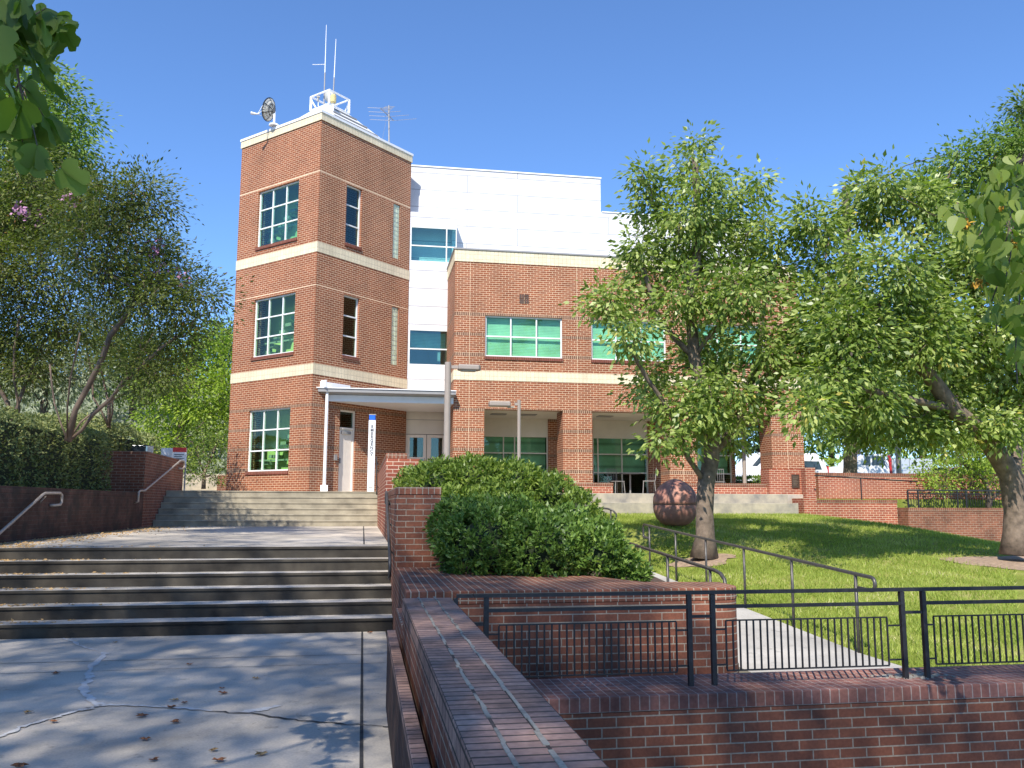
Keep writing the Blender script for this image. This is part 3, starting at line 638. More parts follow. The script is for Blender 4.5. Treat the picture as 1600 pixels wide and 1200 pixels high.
# ---- entrance canopy
def trx(y): return TC.x+(y-TC.y)+.004      # x on the tower's right face at depth y
poly = [(trx(26.30)+.02, 26.30), (2.655, 26.30), (2.655, 28.79), (trx(28.78), 28.79)]
q = MB(); q.prism(poly, 4.53, 4.72); cp = q.build('entrance_canopy', M['white'], B)
q = MB(); q.prism([(trx(26.05)-.02, 26.02), (2.70, 26.02), (2.70, 26.29), (trx(26.05)-.02, 26.29)], [4.78,4.78,4.73,4.73], [4.88,4.88,4.88,4.88]); q.prism(poly, 4.722, 4.84); q.build('gutter', M['grey_metal'], cp)
q = MB(); q.prism([(trx(26.02)-.04, 25.99), (2.71, 25.99), (2.71, 26.32), (trx(26.02)-.04, 26.32)], 4.882, 4.91); q.build('gutter_cap', M['white'], cp)
q = MB(); q.obox(TC, UR, (S2, -S2), .30, 1.5, .0, .03, 4.92, 5.10); q.obox(TC, UR, (S2, -S2), .30, .33, .03, .25, 4.92, 5.12); q.build('flashing', M['white'], cp)
q = MB(); q.tube([(-1.135, 26.12, 1.82), (-1.135, 26.12, 4.80)], .048, 10); pp = q.build('canopy_post', M['white'], cp)
q = MB(); q.box(-1.24, -1.03, 26.02, 26.22, 1.82, 2.03); q.build('post_base', M['white'], pp)
# ================================================================== rooftop gear (each stands on the roof)
t = thing('satellite_dish', 'grey mesh-ribbed satellite dish on a white mast at the tower roof edge', 'satellite dish', None, tuple(at(428, 196, 27.4)))
mast = t.location; hub = at(424, 172, 27.4)-mast; ax = Vector((-.86, .35, .28)).normalized()
s1 = ax.orthogonal().normalized(); s2 = ax.cross(s1)
q = MB(); R = .37; rings = [(0, 0)]+[(R*k/4, .16*(k/4)**2) for k in range(1, 5)]; nn = 28
ks = [[tuple(hub+ax*(h-.06)+ (s1*math.cos(2*math.pi*j/nn)+s2*math.sin(2*math.pi*j/nn))*r) for j in range(nn)] for r, h in rings]
for k in range(4):
    for j in range(nn): q.face([ks[k][j], ks[k][(j+1) % nn], ks[k+1][(j+1) % nn], ks[k+1][j]] if k else [ks[0][0], ks[1][(j+1) % nn], ks[1][j]][::-1])
rf = q.build('reflector', M['dish'], t, smooth=True); sm_ = rf.modifiers.new('thick', 'SOLIDIFY'); sm_.thickness = .012
q = MB()
for j in range(0, nn, 4):
    q.tube([tuple(Vector(ks[k][j])-ax*.012) for k in range(5)], .008, 4)
q.tube([tuple(Vector(ks[2][j % nn])-ax*.012) for j in range(nn+1)], .008, 4); q.tube([tuple(Vector(ks[4][j % nn])) for j in range(nn+1)], .014, 5); q.build('rib', M['black_metal'], t)
q = MB(); q.tube([(0, 0, 0), (0, 0, hub.z-.05)], .035, 8); q.tube([(0, 0, -.02), (0, 0, .03)], .16, 8); q.build('mast', M['white'], t)
q = MB(); q.obox((hub.x, hub.y, hub.z), (1, 0), (0, 1), -.02, .12, -.06, .06, -.09, .05); q.build('bracket', M['black_metal'], t)
fd = at(400, 178, 27.1)-mast; q = MB(); q.tube([tuple(fd-Vector((.16, 0, -.02))), tuple(fd)], [.05, .035], 8); q.tube([tuple(fd), tuple(fd+Vector((.1, 0, .02)))], .025, 6); q.build('feed_horn', M['white'], t)
q = MB()
for j in (3, 12, 20): q.tube([ks[4][j], tuple(fd+Vector((.05, 0, 0)))], .007, 4)
q.build('feed_strut', M['white'], t)
def whip(label, px0, py0, px1, py1, Y, arm=False):
    b = at(px0, py0, Y); e = at(px1, py1, Y)-b; t = thing('whip_antenna', label, 'antenna', 'whip antennas on the tower roof', tuple(b))
    q = MB(); q.tube([(0, 0, 0), tuple(e*.42)], .022, 6); q.build('mast', M['grey_metal'], t)
    q = MB(); q.tube([tuple(e*.42), tuple(e)], [.018, .009], 6); q.build('rod', M['white'], t)
    if arm: p = e*.52; q = MB(); q.tube([tuple(p), tuple(p+Vector((-.42, 0, -.05)))], .012, 5); q.build('side_arm', M['white'], t)
whip('taller whip antenna with a short side arm on the tower roof', 506, 168, 510, 39, 28.4, True)
whip('shorter plain whip antenna on the tower roof', 520, 165, 525, 61, 28.6)
b = at(514, 165, 28.75); t = thing('satellite_dish', 'small round grey dish facing away behind the roof frame', 'satellite dish', None, tuple(b))
q = MB(); q.lathe((0, 0, 0), [(.02, 0), (.12, .02), (.21, .07), (.215, .075)], 20); o = q.build('reflector', M['dish'], t, smooth=True); o.location = (0, 0, .36); o.rotation_euler = (math.radians(-78), 0, math.radians(-20))
q = MB(); q.tube([(0, 0, 0), (0, 0, .36)], .025, 6); q.build('mast', M['grey_metal'], t)
b = at(497, 168, 28.4); t = thing('camera_mast', 'small dark weather instrument on an arm at the roof frame', 'instrument', None, tuple(b))
q = MB(); q.tube([(.1, 0, 0), (0, 0, .06), (0, 0, .38)], .014, 5); q.build('arm', M['white'], t); q = MB(); q.tube([(-.015, 0, .22), (-.015, 0, .34)], .04, 6); q.box(-.06, .05, -.03, .03, .36, .41); q.build('sensor', M['grey_metal'], t)
b = at(520, 176, 27.6); t = thing('roof_beacon', 'pale yellow box on a white post at the roof corner', 'beacon', None, tuple(b))
q = MB(); q.tube([(0, 0, -.05), (0, 0, .32)], .04, 8); q.build('post', M['white'], t); q = MB(); q.tube([(0, 0, .32), (0, 0, .36), (0, 0, .58), (0, 0, .62)], [.07, .10, .10, .07], 10); q.build('lamp_box', M['yellow_box'], t)
b = at(608, 222, 28.7); t = thing('tv_antenna', 'many-armed television antenna on a mast at the right roof edge', 'antenna', None, tuple(b))
H = at(606, 165, 28.7)-b
q = MB(); q.tube([(0, 0, -.1), (H.x*.5, 0, H.z)], .026, 6); q.build('mast', M['grey_metal'], t)
q = MB()
bm0 = Vector((H.x*.5, 0, H.z*.72)); q.tube([tuple(bm0+Vector((-.3, -.5, .02))), tuple(bm0+Vector((.18, .35, 0)))], .016, 5)
for k in range(4):
    c = bm0+Vector((-.3, -.5, .02)).lerp(Vector((.18, .35, 0)), k/3.); L = .38+.12*k
    q.tube([tuple(c), tuple(c+Vector((-L*1.1, .3*L, .10*L)))], .007, 4); q.tube([tuple(c), tuple(c+Vector((L*1.1, .3*L, .32*L)))], .007, 4)
for k in range(5):
    c = Vector((H.x*.5-.12+.04*k, -.2+.06*k, H.z*(.80+.05*k))); q.tube([tuple(c-Vector((.17, 0, .02))), tuple(c+Vector((.17, .05, .03)))], .007, 4)
q.tube([(H.x*.5, 0, H.z*.95), (-.25, 0, 0)], .004, 3); q.build('element', M['grey_metal'], t)
# ================================================================== brick site walls
def wall_thing(name, label, mat='brick_site', loc=(0, 0, 0)): return thing(name, label, 'wall', None, loc)
# near wall that runs away from the camera, with a three-row cap
w = wall_thing('brick_wall', 'long low brick wall in the foreground with a weathered three-row cap running away from the camera')
q = MB(); q.box(.296, .632, -3, 6.30, -1.3, .715); q.build('wall_body', M['brick_site'], w)
q = MB(); q.box(.293, .635, -3, 6.31, .717, .83); q.build('cap', M['cap3'], w, bevel=.006)
q = MB()
for x in (.405, .520):
    y = -3.0
    while y < 6.28:
        L = random.uniform(.05, .16); k = random.random()
        if k > .07:
            a = random.uniform(.004, .010); b = random.uniform(.004, .010); dx = random.uniform(-.004, .004)
            q.prism([(x+dx-a, y), (x+dx+b, y+.004), (x+dx+b*.8, y+L), (x+dx-a*.9, y+L-.003)], .826, .8335)
        y += L*.98
q.build('mortar_joint', M['mortar'], w)
w = wall_thing('brick_wall', 'narrow ankle-high brick ledge along the edge of the lower pavement beside the near wall')
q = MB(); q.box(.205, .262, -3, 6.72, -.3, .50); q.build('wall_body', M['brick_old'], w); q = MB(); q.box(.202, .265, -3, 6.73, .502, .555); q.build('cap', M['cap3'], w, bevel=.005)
# planter
w = wall_thing('brick_planter', 'brick planter wall with a rowlock cap that holds the big green shrub')
def rc(x0, x1, y0, y1, r=.0):   # footprint with rounded front right corner
    pts = [(x0, y0)]+[(x1-r+r*math.cos(a), y0+r+r*math.sin(a)) for a in np.linspace(-math.pi/2, 0, 7)]
    return pts+[(x1, y1), (x0, y1)]
q = MB(); q.prism(rc(.384, 3.42, 7.55, 8.12, .22)[:-1]+[(2.7, 8.22), (1.7, 10.46), (.384, 10.46)], -1.3, .638); q.build('wall_body', M['brick_site'], w)
q = MB(); q.prism(rc(.381, 3.425, 7.545, 8.125, .225)[:-1]+[(2.7, 8.23), (1.7, 10.46), (.381, 10.46)], .64, .75); q.build('cap', M['rowlock'], w, bevel=.008)
q = MB(); q.box(.30, .62, 6.33, 7.54, -1.3, .62); q.build('link_wall', M['brick_site'], w)
w = wall_thing('brick_stair_wall', 'dark brick wall beside the lower stair flight and right of the landing')
q = MB(); q.box(.386, .70, 10.47, 15.59, 0, 1.60); q.box(.70, .92, 10.47, 10.8, 0, 1.60); q.build('wall_body', M['brick_site'], w)
q = MB(); q.prism([(.383, 10.46), (.925, 10.46), (.925, 10.80), (.703, 10.80), (.703, 15.59), (.383, 15.59)], 1.602, 1.69); q.build('cap', M['rowlock'], w, bevel=.006)
w = wall_thing('brick_stair_wall', 'taller lighter red brick wall standing farther up beside the upper stair flight')
q = MB(); q.box(.386, .70, 15.6, 23.9, 0, 2.29); q.box(.70, .98, 15.6, 15.9, 0, 2.29); q.build('wall_body', M['brick_far'], w)
q = MB(); q.prism([(.383, 15.595), (.76, 15.595), (.76, 15.92), (.703, 15.92), (.703, 23.9), (.383, 23.9)], 2.292, 2.385); q.build('cap', M['rowlock'], w, bevel=.006)
# left walls
w = wall_thing('brick_wall', 'dark stained low brick retaining wall left of the stairs below the clipped hedge')
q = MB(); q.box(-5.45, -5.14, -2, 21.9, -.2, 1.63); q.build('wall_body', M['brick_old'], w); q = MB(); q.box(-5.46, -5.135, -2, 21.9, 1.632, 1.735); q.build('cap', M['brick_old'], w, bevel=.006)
w = wall_thing('brick_cheek_wall', 'tall brick cheek wall at the left end of the upper stair flight')
q = MB(); q.box(-5.45, -5.15, 21.91, 26.4, .3, 2.72); q.box(-7.6, -5.45, 21.92, 22.2, .3, 2.72); q.build('wall_body', M['brick_site'], w)
# rail wall
w = wall_thing('brick_retaining_wall', 'brick retaining wall across the lower right corner, carrying the black railing')
q = MB(); q.box(.634, 22, 5.9, 6.56, -2, .095); q.build('wall_body', M['brick_site'], w)
q = MB(); q.box(.636, 22, 5.893, 6.57, .097, .2); q.build('cap', M['cap_row'], w, bevel=.008)
q = MB()
for k in range(90):
    x = random.gauss(4.12, .13); y = random.gauss(6.23, .05); r = random.uniform(.008, .022); q.prism([(x-r, y-r*.6), (x+r*.8, y-r), (x+r, y+r*.7), (x-r*.6, y+r)], .196, .203+r*.3)
q.build('grout_patch', M['mortar'], w)
# walls on the right of the loggia
w = wall_thing('brick_parapet', 'low brick parapet between the left loggia piers, in front of the tables'); q = MB(); q.box(2.9, 7.55, 25.85, 26.1, 1.80, 2.05); q.build('wall_body', M['brick_far'], w); q = MB(); q.box(2.89, 7.56, 25.84, 26.11, 2.052, 2.15); q.build('cap', M['rowlock'], w)
w = wall_thing('brick_parapet', 'low brick parapet at the right loggia bay behind the tree trunk'); q = MB(); q.box(9.9, 12.6, 25.85, 26.1, 1.80, 2.06); q.build('wall_body', M['brick_far'], w); q = MB(); q.box(9.89, 12.6, 25.84, 26.11, 2.062, 2.165); q.build('cap', M['rowlock'], w)
w = wall_thing('brick_pier_wall', 'stepped brick pier wall with a bronze plaque at the right corner of the loggia')
q = MB(); q.box(12.61, 13.69, 25.7, 26.30, 1.0, 2.62); q.box(13.30, 13.72, 24.85, 25.69, .6, 1.70); q.box(13.69, 14.02, 25.4, 26.0, .6, 2.66); q.build('wall_body', M['brick_far'], w)
q = MB(); q.box(13.36, 13.62, 25.67, 25.697, 2.03, 2.45); pl = q.build('plaque', M['plaque'], w)
q = MB()
for k in range(6): q.box(13.40, 13.58-.03*(k % 3), 25.664, 25.669, 2.36-k*.05, 2.38-k*.05)
pl2 = q.build('raised_line', M['plaque_line'], pl)
w = wall_thing('brick_garden_wall', 'waist high brick wall right of the plaque pier at the lawn edge'); q = MB(); q.box(13.73, 16.45, 24.9, 25.2, .5, 1.56); q.build('wall_body', M['brick_far'], w); q = MB(); q.box(13.725, 16.46, 24.89, 25.21, 1.562, 1.66); q.build('cap', M['rowlock'], w)
w = wall_thing('brick_garden_wall', 'higher brick wall standing back behind the lawn-edge wall, below the parked truck'); q = MB(); q.box(15.0, 24, 27.0, 27.3, .5, 2.46); q.build('wall_body', M['brick_far'], w); q = MB(); q.box(14.99, 24, 26.99, 27.31, 2.462, 2.57); q.build('cap', M['rowlock'], w)
w = wall_thing('brick_garden_wall', 'shaded low brick wall at the right lawn edge behind the thick tree trunk'); q = MB(); q.box(16.47, 24, 24.4, 24.7, -.6, 1.32); q.box(16.47, 16.77, 24.7, 25.3, -.6, 1.32); q.build('wall_body', M['brick_site'], w); q = MB(); q.prism([(16.465, 24.39), (24, 24.39), (24, 24.71), (16.775, 24.71), (16.775, 25.3), (16.465, 25.3)], 1.322, 1.42); q.build('cap', M['rowlock'], w)
# ================================================================== railings
def railing(label, xa, xb, pa, pb, full=True):
    t = thing('metal_railing', label, 'railing', 'black railing sections on the retaining wall', (xa, 6.16, .2)); L = xb-xa
    for x in ((0, L) if full else (L,)):
        q = MB(); q.box(x-.017, x+.017, -.017, .017, 0, .64); q.build('post', M['black_metal'], t); q = MB(); q.box(x-.034, x+.034, -.034, .034, 0, .006); 
    q = MB(); q.box(-.09 if full else 0, L+.09, -.018, .018, .642, .668); q.build('top_rail', M['black_metal'], t)
    q = MB(); q.box(.018, L-.018, -.014, .014, .54, .565); q.build('middle_rail', M['black_metal'], t)
    q = MB(); q.box(L+.018, L+.163, -.012, .012, .475, .495); q.build('post_link', M['black_metal'], t)
    a, b = pa-xa, pb-xa; q = MB(); q.box(a, b, -.007, .007, .447, .457); q.box(a, b, -.007, .007, .093, .103)
    n = int(round((b-a)/.0545))
    for k in range(n+1): x = a+(b-a)*k/n; q.box(x-.0055, x+.0055, -.0055, .0055, .103, .447)
    q.build('picket_panel', M['black_metal'], t)
    for z in (.14, .39):
        for u0, u1 in ((.018, a-.006), (b+.006, L-.018)): q = MB(); q.box(u0, u1, -.006, .006, z-.006, z+.006); q.build('panel_bracket', M['black_metal'], t)
railing('black railing section in front of the brick planter', .87, 2.36, .96, 2.26)
railing('black railing section in front of the concrete ramp', 2.54, 4.06, 2.64, 3.93)
railing('black railing section in front of the lawn at the picture edge', 4.24, 5.76, 4.32, 5.63)
t = thing('rail_stub', 'short black rail stub joining the railing to the near wall', 'railing', None, (.66, 6.16, .2)); q = MB(); q.box(0, .115, -.018, .018, .642, .668); q.box(0, .19, -.014, .014, .45, .475); q.build('rail', M['black_metal'], t); q = MB(); q.box(-.02, .01, -.017, .017, .3, .641); q.build('post', M['black_metal'], t)
def handrail(label, pts, posts, r, mat, zg, group=None, brackets=(), pr=.019):
    o = Vector(pts[0]); t = thing('handrail', label, 'handrail', group, tuple(o))
    q = MB(); q.tube([tuple(Vector(p)-o) for p in pts], r, 10); q.build('rail', M[mat], t, smooth=True)
    for (x, y, z) in posts:
        q = MB(); g = zg(x, y)-.05; q.tube([(x-o.x, y-o.y, g-o.z), (x-o.x, y-o.y, z-o.z)], pr, 8); q.build('post', M[mat], t, smooth=True)
    for (a, b) in brackets:
        q = MB(); q.tube([tuple(Vector(a)-o), tuple(Vector(b)-o)], .009, 6); q.tube([tuple(Vector(b)-o), tuple(Vector(b)-o+Vector((.01 if b[0] > a[0] else -.01, 0, 0)))], .03, 8); q.build('bracket', M[mat], t)
    return t
def arc(c, r, a0, a1, n=6): # in the y-z plane
    return [(c[0], c[1]+r*math.cos(a), c[2]+r*math.sin(a)) for a in np.linspace(a0, a1, n)]
hz = lambda y: ramp_z(y)+.84
X = 5.36; pi = math.pi
pts = [(X, 15.95, hz(15.95)-.24), (X, 16.2, hz(16.2)-.24)]+arc((X, 16.25, hz(16.2)-.19), .06, -pi/2, 0, 4)+arc((X, 16.25, hz(16.2)-.06), .06, 0, pi/2, 4)+[(X, 15.95, hz(15.95)), (X, 8.8, hz(8.8))]+arc((X, 8.65, hz(8.7)-.07), .07, pi/2, 1.5*pi, 8)+[(X, 8.9, hz(8.8)-.14)]
handrail('long bronze ramp handrail on the lawn side with six posts and looped ends', pts, [(X, y, hz(y)) for y in (15.95, 14.55, 13.2, 11.8, 10.4, 8.95)], .021, 'rail_bronze', lambda x, y: ramp_z(y))
X = 3.9
pts = [(X, 16.2, hz(16.2)), (X, 9.35, hz(9.35)), (X, 9.2, hz(9.3)-.02), (X, 9.1, hz(9.2)-.07), (X, 9.06, hz(9.2)-.2), (X, 9.06, hz(9.2)-.35)]
handrail('ramp handrail on the planter side, mostly hidden by the shrub', pts, [(X, y, hz(y)) for y in (15.0, 12.95, 10.9, 9.5)], .021, 'rail_bronze', lambda x, y: ramp_z(y))
pts = [(5.36, 18.5, 1.12), (5.40, 18.5, 1.14)]+[(5.46, 18.48, 1.2), (5.46, 18.48, 1.28), (5.40, 18.5, 1.36), (5.3, 18.6, 1.40), (3.4, 20.6, 1.62)]
handrail('short far handrail with a looped end beyond the shrub at the head of the ramp', pts, [(5.36, 18.55, 1.38), (4.4, 19.55, 1.5)], .021, 'rail_bronze', lambda x, y: .35)
# stair handrails
pts = [(.30, 10.62, .60), (.30, 10.62, .82), (.30, 10.68, .87), (.30, 12.6, 1.66), (.30, 13.2, 1.70), (.32, 13.3, 1.62), (.35, 13.3, 1.5)]
pts = [(.33, 10.55, .62), (.33, 10.45, .66), (.33, 10.42, .76), (.33, 10.5, .86), (.33, 10.62, .92), (.33, 12.5, 1.62), (.33, 12.8, 1.66), (.33, 12.88, 1.6), (.33, 12.86, 1.5), (.38, 12.84, 1.48)]
handrail('dark handrail on the right wall of the lower stair flight', pts, [], .02, 'rail_bronze', None, None, [((.33, y, z-.02), (.384, y, z-.09)) for y, z in ((10.75, .97), (11.6, 1.28), (12.4, 1.58))])
pts = [(.33, 22.5, 1.72), (.33, 22.45, 1.8), (.33, 22.7, 1.9), (.33, 24.3, 2.72), (.33, 24.5, 2.74), (.33, 24.55, 2.64), (.38, 24.5, 2.55)]
pts = [(p[0], p[1]-.6, p[2]) for p in pts]
handrail('slim dark handrail on the right wall of the upper stair flight', pts, [], .018, 'black_metal', None, None, [((.33, 22.3, 1.95), (.384, 22.3, 1.88)), ((.33, 23.2, 2.4), (.384, 23.2, 2.33))])
X = -5.06
pts = [(-5.13, 13.3, .68), (X, 12.9, .78), (X, 12.9, .86), (X, 15.05, 1.62), (X, 15.15, 1.645), (X, 15.85, 1.655), (X, 15.95, 1.62), (X, 15.96, 1.5), (X, 15.9, 1.46), (X, 15.65, 1.45), (-5.13, 15.6, 1.45)]
handrail('pale metal handrail on the dark left wall of the lower stairs', pts, [], .022, 'rail_pale', None, None, [((X, 14.0, 1.22), (-5.14, 14.0, 1.14)), ((X, 15.2, 1.60), (-5.14, 15.2, 1.5))])
X = -5.05
pts = [(-5.15, 21.1, 1.50), (X, 21.06, 1.52), (X, 21.06, 1.74), (X, 21.2, 1.77), (X, 21.6, 1.78), (X, 25.4, 2.66), (X, 25.9, 2.68), (X, 26.0, 2.60), (X, 26.0, 2.50), (X, 25.8, 2.46), (-5.15, 25.7, 2.46)]
handrail('pale metal handrail climbing the tall left cheek wall of the upper stairs', pts, [], .024, 'rail_pale', None, None, [((X, y, z-.02), (-5.15, y, z-.1)) for y, z in ((22.6, 2.01), (24.2, 2.38), (25.3, 2.62))])
# railing on the far low walls
t = thing('metal_railing', 'thin dark rail on posts along the lawn-edge wall right of the plaque', 'railing', None, (14.0, 25.05, 1.66)); q = MB(); q.tube([(-.2, 0, .74), (3.3, 0, .58)], .02, 6); q.build('top_rail', M['black_metal'], t)
for x in (1.35,): q = MB(); q.tube([(x, 0, 0), (x, 0, .67)], .02, 6); q.build('post', M['black_metal'], t)
t = thing('metal_railing', 'shaded picket railing on the wall at the right lawn edge', 'railing', None, (16.6, 24.55, 1.42))
q = MB(); q.box(0, 7, -.02, .02, .52, .56); q.box(0, 7, -.015, .015, .42, .45); q.build('top_rail', M['black_metal'], t)
q = MB()
for k in range(80): q.box(.1+k*.085, .112+k*.085, -.006, .006, .05, .42)
q.build('picket_panel', M['black_metal'], t)
for x in (0, .35, 1.7, 2.0, 3.4, 3.75, 5.1, 5.45): q = MB(); q.box(x-.02, x+.02, -.02, .02, 0, .52); q.build('post', M['black_metal'], t)
# ================================================================== lamps, emergency pole, sculpture, signs
def lamp(label, Yd, px, ytop, zb_, r, head):
    p = at(px, ytop, Yd); t = thing('street_lamp', label, 'lamp post', None, (p.x, Yd, zb_)); h = p.z-zb_
    q = MB(); q.tube([(0, 0, 0), (0, 0, h)], [r, r*.95], 14); q.build('pole', M['post_grey'], t, smooth=False)
    hx = head
    q = MB(); q.obox((0, 0, h), (hx, 0), (0, 1), r, .28, -.03, .03, -.16, -.08); q.build('arm', M['post_grey'], t)
    q = MB(); q.prism([(hx*.26 if hx > 0 else -.86, -.15), (hx*.80 if hx > 0 else -.26, -.15), (hx*.86 if hx > 0 else -.26, 0), (hx*.80 if hx > 0 else -.26, .15), (hx*.26 if hx > 0 else -.86, .15)], h-.20, h-.06)
    hd = q.build('lamp_head', M['post_grey'], t, bevel=.03); q = MB(); q.box(min(.34*hx, .72*hx), max(.34*hx, .72*hx), -.1, .1, h-.225, h-.20); q.build('lens', M['dish'], hd)
lamp('tall taupe lamp post with a box head reaching right, before the entrance canopy', 22, 700, 566, 1.6, .085, 1)
lamp('slim lamp post with its small head seen end-on, before the first loggia bay', 24, 811, 625, 1.6, .05, -.45)
p = at(1176, 755, 27); t = thing('street_lamp', 'plain grey pole seen through the right loggia bay in front of the white van', 'pole', None, (p.x, 27.6, 1.8)); q = MB(); q.tube([(0, 0, 0), (0, 0, 2.55)], .065, 10); q.build('pole', M['post_grey'], t)
t = thing('emergency_phone_pole', 'white emergency call pole with a blue light on top beside the tower door', 'emergency pole', None, (.20, 24.85, 1.82))
q = MB(); q.box(-.098, .098, -.07, .07, 0, 2.02); q.build('post', M['white'], t, bevel=.01); q = MB(); q.box(-.09, .09, -.065, .065, 2.021, 2.17); q.build('blue_light', M['blue'], t, bevel=.02)
q = MB(); q.box(-.10, .10, -.072, .072, 2.171, 2.19); q.build('light_cap', M['dish'], t)
q = MB(); q.box(-.06, .06, -.075, -.07, .10, .14); q.build('base_label', M['dish'], t)
fm = None
for i, chx in enumerate('EMERGENCY'):
    cu = bpy.data.curves.new('letter', 'FONT'); cu.body = chx; cu.size = .118; cu.extrude = .003; cu.offset = .003; cu.align_x = 'CENTER'
    o = bpy.data.objects.new('tmp', cu); COL.objects.link(o); bpy.context.view_layer.update()
    me = bpy.data.meshes.new_from_object(o.evaluated_get(bpy.context.evaluated_depsgraph_get())); bpy.data.objects.remove(o)
    c = Matrix.Rotation(math.pi/2, 4, 'X'); me.transform(c); me.transform(Matrix.Translation((0.0, -.075, 1.80-i*.1)))
    if fm is None: fm = me
    else:
        import bmesh
        bm = bmesh.new(); bm.from_mesh(fm); bm.from_mesh(me); bm.to_mesh(fm); bm.free()
link('lettering', fm, M['letter'], t)
# acorn-shaped iron sculpture
t = thing('iron_sculpture', 'large rusty iron acorn-shaped ball on the lawn beside the tree', 'sculpture', None, (7.38, 20, .98))
prof = [(.02, 0), (.2, .012), (.34, .07), (.45, .18), (.515, .34), (.53, .48), (.52, .505)]
q = MB(); q.lathe((0, 0, 0), prof, 48); q.build('lower_bowl', M['rust'], t, smooth=True)
q = MB(); q.lathe((0, 0, 0), [(.524, .512), (.530, .58), (.515, .70), (.47, .82), (.395, .93), (.28, 1.025), (.15, 1.092), (.05, 1.122), (.01, 1.128)], 48); q.build('upper_cap', M['rust'], t, smooth=True)
q = MB(); rr = [(.515, .506), (.534, .508), (.534, .513), (.515, .515)]; q.lathe((0, 0, 0), rr, 48)
q.build('seam', M['joint'], t)
q = MB()
for ang in (-2.3, -.9, .5, 1.9): q.tube([(math.cos(ang+.35*i/7)*r*1.002, math.sin(ang+.35*i/7)*r*1.002, z) for i, (r, z) in enumerate([(.530, .58), (.515, .70), (.47, .82), (.395, .93), (.28, 1.025), (.15, 1.092)])], .004, 5)
q.build('weld_line', M['joint'], t)
# sign boards by the left stairs
t = thing('notice_board', 'red and white notice sign standing behind the left cheek wall', 'sign', None, (-5.5, 27.5, 1.8)); q = MB(); q.box(-.2, .2, 0, .04, .75, 1.36); q.build('panel', M['white'], t); q = MB(); q.box(-.2, .2, -.006, -.001, 1.22, 1.36); q.build('red_header', M['red'], t)
q = MB()
for k in range(5): q.box(-.15, .13-.05*(k % 2), -.006, -.001, 1.13-k*.06, 1.155-k*.06)
q.build('print_line', M['letter'], t)
for x in (-.18, .18): q = MB(); q.box(x-.02, x+.02, .04, .08, 0, 1.3); q.build('leg', M['grey_metal'], t)
t = thing('banner_sign', 'white banner sign with a maroon edge left of the red notice', 'sign', None, (-5.95, 27.9, 1.8)); q = MB(); q.box(-.17, .17, 0, .04, .7, 1.36); q.build('panel', M['white'], t); q = MB(); q.box(.171, .25, 0, .04, .7, 1.36); q.build('maroon_edge', M['purple'], t); q = MB(); q.box(-.03, .03, .04, .08, 0, 1.3); q.build('post', M['grey_metal'], t)
t = thing('utility_box', 'dark utility box and beige post just beyond the left hedge end', 'box', None, (-6.6, 27.6, 1.8)); q = MB(); q.box(-.3, .1, 0, .3, .9, 1.42); q.build('box', M['car_dark'], t, bevel=.02); q = MB(); q.box(.15, .3, 0, .1, 0, 1.4); q.build('post', M['beige'], t); q = MB(); q.box(-.15, -.05, .1, .2, 0, .9); q.build('leg', M['grey_metal'], t)
# far steps left of the tower
mb = MB()
for k in range(6): mb.box(-7.0, -5.25, 33+k*.45, 36, 1.7, 1.97+k*.13)
tag(mb.build('concrete_stairs', M['step_right']), 'narrow sunlit concrete steps climbing away left of the tower', 'stairs')
w = wall_thing('brick_wall', 'short brick wall beside the narrow steps left of the tower'); q = MB(); q.box(-5.24, -4.7, 33, 36, 1.7, 2.5); q.build('wall_body', M['brick_site'], w)
# cafe tables and chairs in the loggia
def chair(label, x, y, rz):
    t = thing('metal_chair', label, 'chair', 'metal chairs in the loggia', (x, y, 1.82)); t.rotation_euler = (0, 0, rz); q = MB(); q.box(-.2, .2, -.2, .2, .43, .45); q.build('seat', M['grey_metal'], t)
    q = MB(); q.tube([(-.2, .2, .45), (-.2, .24, .86), (.2, .24, .86), (.2, .2, .45)], .012, 6)
    for k in range(5): q.tube([(-.14+k*.07, .21, .46), (-.14+k*.07, .24, .86)], .006, 4)
    q.build('backrest', M['grey_metal'], t)
    for sx in (-1, 1):
        for sy in (-1, 1): q = MB(); q.tube([(sx*.18, sy*.18, .44), (sx*.21, sy*.21, 0)], .012, 6); q.build('leg', M['grey_metal'], t)
def table(label, x, y):
    t = thing('cafe_table', label, 'table', None, (x, y, 1.82)); q = MB(); q.tube([(0, 0, .70), (0, 0, .73)], .38, 20); q.build('tabletop', M['grey_metal'], t); q = MB(); q.tube([(0, 0, .02), (0, 0, .70)], .03, 8); q.build('stem', M['grey_metal'], t); q = MB(); q.tube([(0, 0, 0), (0, 0, .02)], .24, 14); q.build('base', M['grey_metal'], t)
chair('metal chair left of the table in the middle loggia bay', 8.35, 28.2, .4); chair('metal chair by the right frame of the middle loggia window', 9.3, 27.6, -1.9); table('round cafe table before the middle loggia window', 8.9, 28.4)
chair('metal chair in the right loggia bay behind the tree', 11.9, 28.0, 2.6); table('round cafe table in the right loggia bay', 11.5, 28.5)
